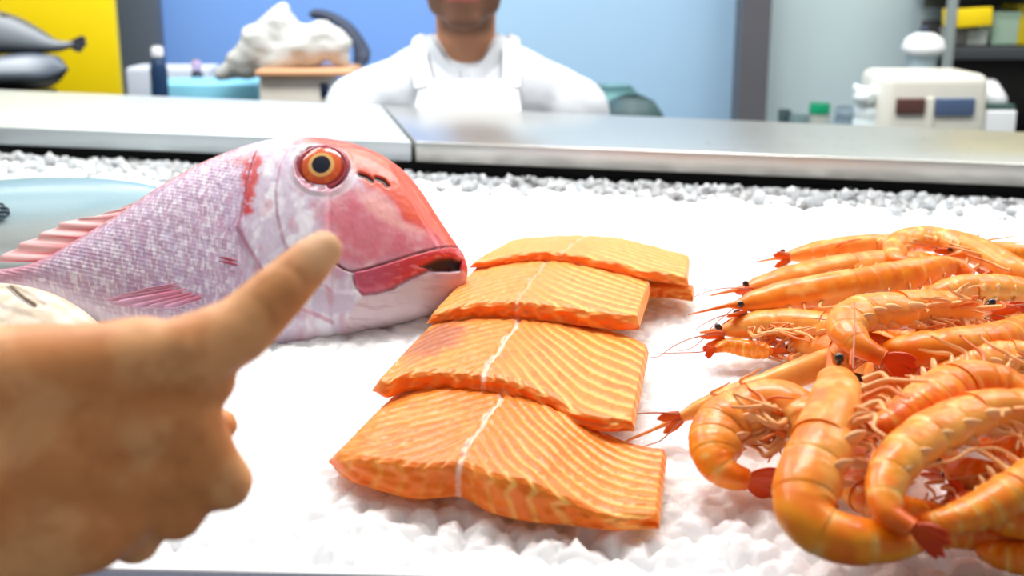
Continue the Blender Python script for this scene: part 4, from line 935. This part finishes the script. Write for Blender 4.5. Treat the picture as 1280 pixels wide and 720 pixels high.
# thumb folded behind, its end peeping out under the index finger
caps += [hc((60, 520, .42), 44, (160, 520, .46), 36), hc((160, 520, .46), 34, (232, 536, .475), 28), hc((232, 536, .475), 27, (276, 532, .47), 22)]
def skincol(V, Nn):
    x, y = pxof(V); c = np.broadcast_to(lin((230, 152, 92)), (len(V), 3)).copy()
    c = mixc(c, lin((246, 178, 120)), sst(.35, .7, fbm(x/60, y/50, 3)))
    c = mixc(c, lin((200, 118, 66)), sst(.5, .8, fbm(x/25, y/22, 9))*.35)
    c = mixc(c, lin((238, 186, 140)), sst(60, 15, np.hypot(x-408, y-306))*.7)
    for ln in ([(322, 372), (334, 384), (342, 398)], [(362, 330), (376, 342), (382, 352)], [(205, 448), (228, 440), (250, 452)]):
        c = mixc(c, lin((150, 88, 56)), sst(12, 1, pld(x, y, ln))*.18)
    return c
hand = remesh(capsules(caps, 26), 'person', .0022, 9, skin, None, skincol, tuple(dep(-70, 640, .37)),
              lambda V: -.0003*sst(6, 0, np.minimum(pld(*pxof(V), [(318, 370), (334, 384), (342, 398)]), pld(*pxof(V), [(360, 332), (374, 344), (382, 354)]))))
tag(hand, "customer's bare right hand and forearm from the left, index finger pointing at the snapper", 'person')
# fingernail of the pointing finger
dn = unit(np.array(dep(407, 309, .436))-np.array(dep(352, 360, .42))); nn = unit(np.array([-.45, -.25, .85])-dn*np.dot([-.45, -.25, .85], dn)); sd = np.cross(dn, nn)
cN = dep(396, 318, .4335); rN = hr(22, .436); mb = MB(); uu = np.linspace(-1, 1, 15); vv = np.linspace(-1, 1, 15)
U_, V_ = np.meshgrid(uu, vv, indexing='ij'); ang = V_*.85
Pn = cN+(U_*.0062*np.sqrt(np.clip(1-.25*V_**2, 0, 1)))[..., None]*dn+(rN*np.cos(ang))[..., None]*nn*.955+(rN*np.sin(ang))[..., None]*sd*.955
Pn = np.concatenate([Pn.reshape(-1, 3), (Pn-nn*.0008).reshape(-1, 3)]); f1 = grid(15, 15); f2 = grid(15, 15, off=225)[:, ::-1]
ed = [i*15 for i in range(15)]+[210+j for j in range(1, 15)]+[i*15+14 for i in range(13, -1, -1)]+[j for j in range(13, 0, -1)]
mk('fingernail', Pn, [tuple(f) for f in f1]+[tuple(f) for f in f2]+[(a, a+225, b_+225, b_) for a, b_ in zip(ed, ed[1:]+ed[:1])], mat('nail', (238, 186, 146), rough=.4), hand)

# ================================================================== seller behind the counter
MY = 2.13; SC = 1.17
def mp(px, py, dy=0): return ony(px, py, MY+dy)
ms = MY/F/math.cos(PITCH)*1.0
hx = float(mp(581, 0)[0]); chinz = float(mp(581, 36, -.09)[2])
# --- body as one surface: head, neck, trunk, arms, hands, legs
FZ0 = FZ; FZ = chinz-(chinz-FZ0)/SC; body_start = True
HZ = chinz+.115                                               # centre of the head
def head_caps():
    L = [((hx, MY+.02, HZ+.035), .088, (hx, MY-.005, HZ+.03), .083), ((hx, MY-.02, HZ-.03), .070, (hx, MY-.035, HZ-.075), .045)]
    L += [((hx, MY+.02, HZ-.06), .056, (hx, MY+.045, HZ-.20), .054)]
    return L
shz = HZ-.228; L = head_caps(); sxw = .205
L += [((hx-.12, MY+.03, shz-.03), .075, (hx+.12, MY+.03, shz-.03), .075), ((hx, MY+.04, shz-.12), .11, (hx, MY+.03, shz-.42), .115), ((hx-.08, MY+.035, shz-.13), .10, (hx-.06, MY+.03, shz-.45), .10), ((hx+.08, MY+.035, shz-.13), .10, (hx+.06, MY+.03, shz-.45), .10)]
hipz = shz-.50
for s_ in (-1, 1):
    el = (hx+s_*(sxw+.055), MY+.05, shz-.30); wr_ = (hx+s_*(sxw+.04), MY+.03, shz-.53)
    L += [((hx+s_*sxw*.9, MY+.03, shz-.04), .062, el, .044), (el, .043, wr_, .029)]
    pc = np.array(wr_)+np.array([0, -.01, -.05]); L += [(wr_, .028, tuple(pc), .034, .6)]
    for k, (ox, ln) in enumerate(((-.028, .07), (-.010, .08), (.009, .076), (.026, .06))):
        b0 = pc+np.array([0, ox, -.02]); m0 = b0+np.array([-s_*.006, ox*.1, -ln*.5]); L += [(tuple(b0), .0095, tuple(m0), .0088), (tuple(m0), .0088, tuple(m0+np.array([-s_*.018, 0, -ln*.4])), .0075)]
    b0 = pc+np.array([0, -.028, .01]); L += [(tuple(b0), .012, tuple(b0+np.array([-s_*.008, -.025, -.035])), .009)]
    L += [((hx+s_*.09, MY+.03, hipz), .10, (hx+s_*.10, MY+.02, (hipz+FZ)/2), .065), ((hx+s_*.10, MY+.02, (hipz+FZ)/2), .062, (hx+s_*.10, MY+.04, FZ+.08), .042), ((hx+s_*.10, MY+.03, FZ+.035), .035, (hx+s_*.11, MY-.12, FZ+.03), .028, .8)]
    L += [((hx+s_*.086, MY+.02, HZ-.005), .012, (hx+s_*.092, MY+.03, HZ+.02), .016)]      # ears
L += [((hx, MY-.078, HZ+.02), .009, (hx, MY-.100, HZ-.012), .013), ((hx-.012, MY-.088, HZ-.015), .010, (hx+.012, MY-.088, HZ-.015), .010)]   # nose
L += [((hx-.022, MY-.073, HZ-.050), .0075, (hx+.022, MY-.073, HZ-.050), .0075), ((hx-.018, MY-.071, HZ-.061), .0080, (hx+.018, MY-.071, HZ-.061), .0080)]  # lips
L += [((hx-.012, MY-.058, HZ-.098), .020, (hx+.012, MY-.058, HZ-.098), .020), ((hx-.03, MY-.066, HZ+.045), .014, (hx+.03, MY-.066, HZ+.045), .014)]
L += [((hx-.045, MY-.045, HZ-.02), .030, (hx-.035, MY-.03, HZ-.07), .030), ((hx+.045, MY-.045, HZ-.02), .030, (hx+.035, MY-.03, HZ-.07), .030)]
def mcol(V, Nn):
    x, y, z = V[:, 0]-hx, V[:, 1]-MY, V[:, 2]-HZ
    c = np.broadcast_to(lin((196, 140, 108)), (len(V), 3)).copy()
    beard = sst(-.028, -.06, z-.25*np.abs(x))*sst(-.14, -.115, z)*sst(.03, -.01, y)
    c = mixc(c, lin((92, 64, 52)), beard*.8)
    must = sst(.013, .004, np.abs(z+.036))*sst(.036, .026, np.abs(x))*sst(-.05, -.07, y); c = mixc(c, lin((100, 66, 54)), must*.7)
    lips = sst(.016, .010, np.abs(z+.0555))*sst(.032, .024, np.abs(x))*sst(-.055, -.068, y); c = mixc(c, lin((176, 92, 86)), lips)
    c = mixc(c, lin((92, 40, 38)), sst(.0025, .001, np.abs(z+.0555-.12*x*x/.02))*lips)
    brow = sst(.008, .004, np.abs(z-.052+.15*np.abs(np.abs(x)-.03)))*sst(.05, .04, np.abs(x))*sst(.008, .014, np.abs(x))*sst(-.04, -.06, y); c = mixc(c, lin((48, 34, 28)), brow)
    return c
body = remesh(capsules(L, 22), 'person', .0055, 5, skin, None, mcol, (hx, MY, FZ))
tag(body, 'seller in a white coat and white bib apron standing behind the counter', 'person')
for s_ in (-1, 1):
    mb = MB(); mb.ell((hx+s_*.031, MY-.070, HZ+.022), (.0125, .0125, .0115)); mb.build('eye', mat('eye white', (236, 232, 226), rough=.2), body)
    mb = MB(); mb.ell((hx+s_*.031, MY-.0805, HZ+.022), (.0055, .003, .0055)); mb.build('iris', mat('dark iris', (40, 26, 20), rough=.15), body)
hair = capsules([((hx, MY+.03, HZ+.052), .097, (hx, MY+.012, HZ+.062), .092), ((hx-.05, MY+.03, HZ+.03), .05, (hx-.062, MY+.02, HZ+.0), .026), ((hx+.05, MY+.03, HZ+.03), .05, (hx+.062, MY+.02, HZ+.0), .026), ((hx, MY+.06, HZ+.0), .06, (hx, MY+.06, HZ-.05), .045)], 22)
def cutf(V): return np.zeros(len(V))
hr_o = remesh(hair, 'hair', .006, 3, mat('dark brown hair', (34, 26, 24), rough=.6, bump=.6, bscale=120, bdist=.004), body)
# --- white coat
coatm = mat('white cotton', (206, 210, 216), rough=.8, bump=.25, bscale=9, bdist=.02)
Lc_ = [((hx-.115, MY+.03, shz-.02), .082, (hx+.115, MY+.03, shz-.02), .082), ((hx, MY+.03, shz-.10), .142, (hx, MY+.03, shz-.50), .145), ((hx-.085, MY+.03, shz-.13), .122, (hx-.08, MY+.03, shz-.56), .125), ((hx+.085, MY+.03, shz-.13), .122, (hx+.08, MY+.03, shz-.56), .125),
       ((hx-.045, MY+.04, shz+.052), .048, (hx-.17, MY+.035, shz-.02), .060), ((hx+.045, MY+.04, shz+.052), .048, (hx+.17, MY+.035, shz-.02), .060)]
for s_ in (-1, 1):
    el = (hx+s_*(sxw+.058), MY+.05, shz-.30); wr_ = (hx+s_*(sxw+.042), MY+.035, shz-.50)
    Lc_ += [((hx+s_*sxw*.93, MY+.03, shz-.05), .078, el, .060), (el, .058, wr_, .044)]
remesh(capsules(Lc_, 22), 'coat', .007, 8, coatm, body, None, None, lambda V: .006*(fbm(V[:, 0]*11+V[:, 2]*5, V[:, 2]*9, 4, 3)-.5)*2)
# stand-up collar, open in front
th = np.linspace(math.radians(-84), math.radians(264), 60); mb = MB()
zc = np.linspace(0, 1, 8); V = []
for z_ in zc:
    for t_ in th:
        op = abs(t_-PI/2)/math.radians(174); f_ = float(sst(1.0, .62, op)); rr_ = .078-.008*z_
        V.append((hx+math.cos(t_)*rr_, MY+.035+math.sin(t_)*rr_*(1.12-.05*z_), shz+.012+z_*(.026+.058*f_)))
V = np.array(V); Vin = V.copy(); Vin[:, 0] = hx+(V[:, 0]-hx)*.93; Vin[:, 1] = MY+.03+(V[:, 1]-MY-.03)*.93
nn_ = len(V); fA = grid(8, 60); fB = grid(8, 60, off=nn_)[:, ::-1]; ed = [i*60 for i in range(8)]+[7*60+j for j in range(1, 60)]+[i*60+59 for i in range(6, -1, -1)]+[j for j in range(58, 0, -1)]
mk('collar', np.vstack([V, Vin]), [tuple(f) for f in fA]+[tuple(f) for f in fB]+[(a, a+nn_, b2, b2+nn_)[:2]+(b2+nn_, b2) for a, b2 in zip(ed, ed[1:]+ed[:1])], coatm, body)
# --- apron bib and straps
apm = mat('white apron', (234, 236, 239), rough=.75, bump=.15, bscale=10, bdist=.01)
bibt = chinz-(chinz-float(mp(590, 103, -.14)[2]))/SC; U1 = np.linspace(-1, 1, 41); Z1 = np.linspace(bibt, FZ+.35, 60)
V = []
for z_ in Z1:
    wv = .086+.014*min(1, (bibt-z_)/.1) if z_ > bibt-.10 else min(.10+(bibt-.10-z_)*.55, .20)
    for u_ in U1: V.append((hx+.008+u_*wv, MY-.118-.012*math.cos(u_*1.4)+.05*abs(u_)**3*(wv/.2)**2-.010*min(1, (bibt-z_)/.15)+.052*(1-float(sst(0, .11, bibt-z_)))+.003*math.sin(u_*9+z_*20), z_))
V = np.array(V); Vb = V+np.array([0, .003, 0]); nn_ = len(V); fA = grid(60, 41); fB = grid(60, 41, off=nn_)[:, ::-1]
ed = [i*41 for i in range(60)]+[59*41+j for j in range(1, 41)]+[i*41+40 for i in range(58, -1, -1)]+[j for j in range(39, 0, -1)]
ap = mk('apron', np.vstack([V, Vb]), [tuple(f) for f in fA]+[tuple(f) for f in fB]+[(a, a+nn_, b2+nn_, b2) for a, b2 in zip(ed, ed[1:]+ed[:1])], apm, body)
for s_ in (-1, 1):
    P = crom(np.array([(hx+.006+s_*.077, MY-.067, bibt-.012), (hx+.004+s_*.080, MY-.052, bibt+.010), (hx+s_*.083, MY-.018, shz+.060), (hx+s_*.082, MY+.035, shz+.086), (hx+s_*.076, MY+.085, shz+.062)]), 24)
    mb = MB(); mb.tube(P, .0165, 10, flat=.09, up=(0, -.9, .4)); mb.build('strap', apm, ap)
Lt_ = []
for s_ in (-1, 1): Lt_ += [((hx+s_*.09, MY+.03, hipz-.02), .118, (hx+s_*.10, MY+.02, (hipz+FZ)/2), .085), ((hx+s_*.10, MY+.02, (hipz+FZ)/2), .082, (hx+s_*.10, MY+.04, FZ+.10), .062)]
remesh(capsules(Lt_, 20), 'trousers', .009, 5, mat('dark trousers', (50, 54, 64), rough=.8), body)
for s_ in (-1, 1):
    mb = capsules([((hx+s_*.10, MY+.03, FZ+.045), .045, (hx+s_*.11, MY-.14, FZ+.036), .036)], 18); mb.build('shoe', mat('black shoe', (24, 24, 26), rough=.4), body)

FZ = FZ0; cc0 = np.array([hx, MY, chinz])
def rescale(o):
    me = o.data; V = np.empty(len(me.vertices)*3); me.vertices.foreach_get('co', V); V = V.reshape(-1, 3)*SC; me.vertices.foreach_set('co', V.ravel()); me.update()
for o in [body]+[q for q in C.objects if q.parent is body or (q.parent is not None and q.parent.parent is body)]: rescale(o)
body.location = cc0+(np.array(body.location)-cc0)*SC
# ================================================================== lights, world, camera
def area(name, loc, sx, sy, power, col, rot=(0, 0, 0)):
    l = bpy.data.lights.new(name, 'AREA'); l.shape = 'RECTANGLE'; l.size = sx; l.size_y = sy; l.energy = power; l.color = col
    o = bpy.data.objects.new(name, l); C.objects.link(o); o.location = loc; o.rotation_euler = rot; return o
def fixture(lab, x, y, sx, sy):
    r = thing('ceiling_light', lab, 'light', (x, y, CZ-.04), 'ceiling light panels')
    mb = MB(); mb.box((x, y, CZ-.02), (sx+.06, sy+.06, .035), .006); sharp(mb.build('housing', mat('white fixture', (240, 240, 240), rough=.5), r))
    return r
for x, y, p in ((-1.3, 1.55, 14), (.1, 1.55, 38), (1.5, 1.55, 16), (-1.3, 2.5, 22), (.1, 2.6, 13), (1.5, 2.5, 16)):
    fixture('white rectangular light panel on the ceiling', x, y, 1.0, .5)
    area('panel_light', (x, y, CZ-.045), 1.0, .5, p, (1, .985, .96))
pn = thing('added_pendant_lamp', 'unseen pendant lamp added to brighten the left counter ledge', 'lamp', (-.62, 1.98, .86))  # invented lamp above the view, added to whiten the left ledge
mb = MB(); mb.lathe((-.62, 1.98, .86), [(.20, 0), (.20, .004), (.17, .05), (.09, .12), (.03, .16), (.012, .17)], 36); mb.build('shade', mat('white fixture'), pn)
mb = MB(); mb.tube([(-.62, 1.98, 1.02), (-.62, 1.98, CZ)], .004, 8); mb.build('cord', mat('white fixture'), pn)
pl_ = area('added_pendant_light', (-.62, 1.98, .85), .34, .34, 6, (.93, 1, 1)); pl_.data.shape = 'DISK'
w = bpy.data.worlds.new('world'); bpy.context.scene.world = w; w.use_nodes = True
bg = w.node_tree.nodes['Background']; bg.inputs[0].default_value = (.93, .97, 1, 1); bg.inputs[1].default_value = .32
cam = bpy.data.cameras.new('camera'); co = bpy.data.objects.new('camera', cam); C.objects.link(co)
co.location = (0, 0, CH); co.rotation_euler = (PI/2-PITCH, 0, 0); cam.lens = 35; cam.sensor_width = 36; cam.clip_start = .01
cam.shift_y = -(360-CY)/1280
cam.dof.use_dof = True; cam.dof.focus_distance = .74; cam.dof.aperture_fstop = 5.8
sc_ = bpy.context.scene; sc_.camera = co
sc_.view_settings.view_transform = 'Standard'; sc_.view_settings.look = 'None'; sc_.view_settings.gamma = 1; sc_.view_settings.exposure = 0
try: sc_.view_settings.use_curve_mapping = False
except Exception: pass
sc_.cycles.use_denoising = True; sc_.cycles.max_bounces = 8; sc_.cycles.sample_clamp_indirect = 6; sc_.cycles.caustics_reflective = False; sc_.cycles.caustics_refractive = False
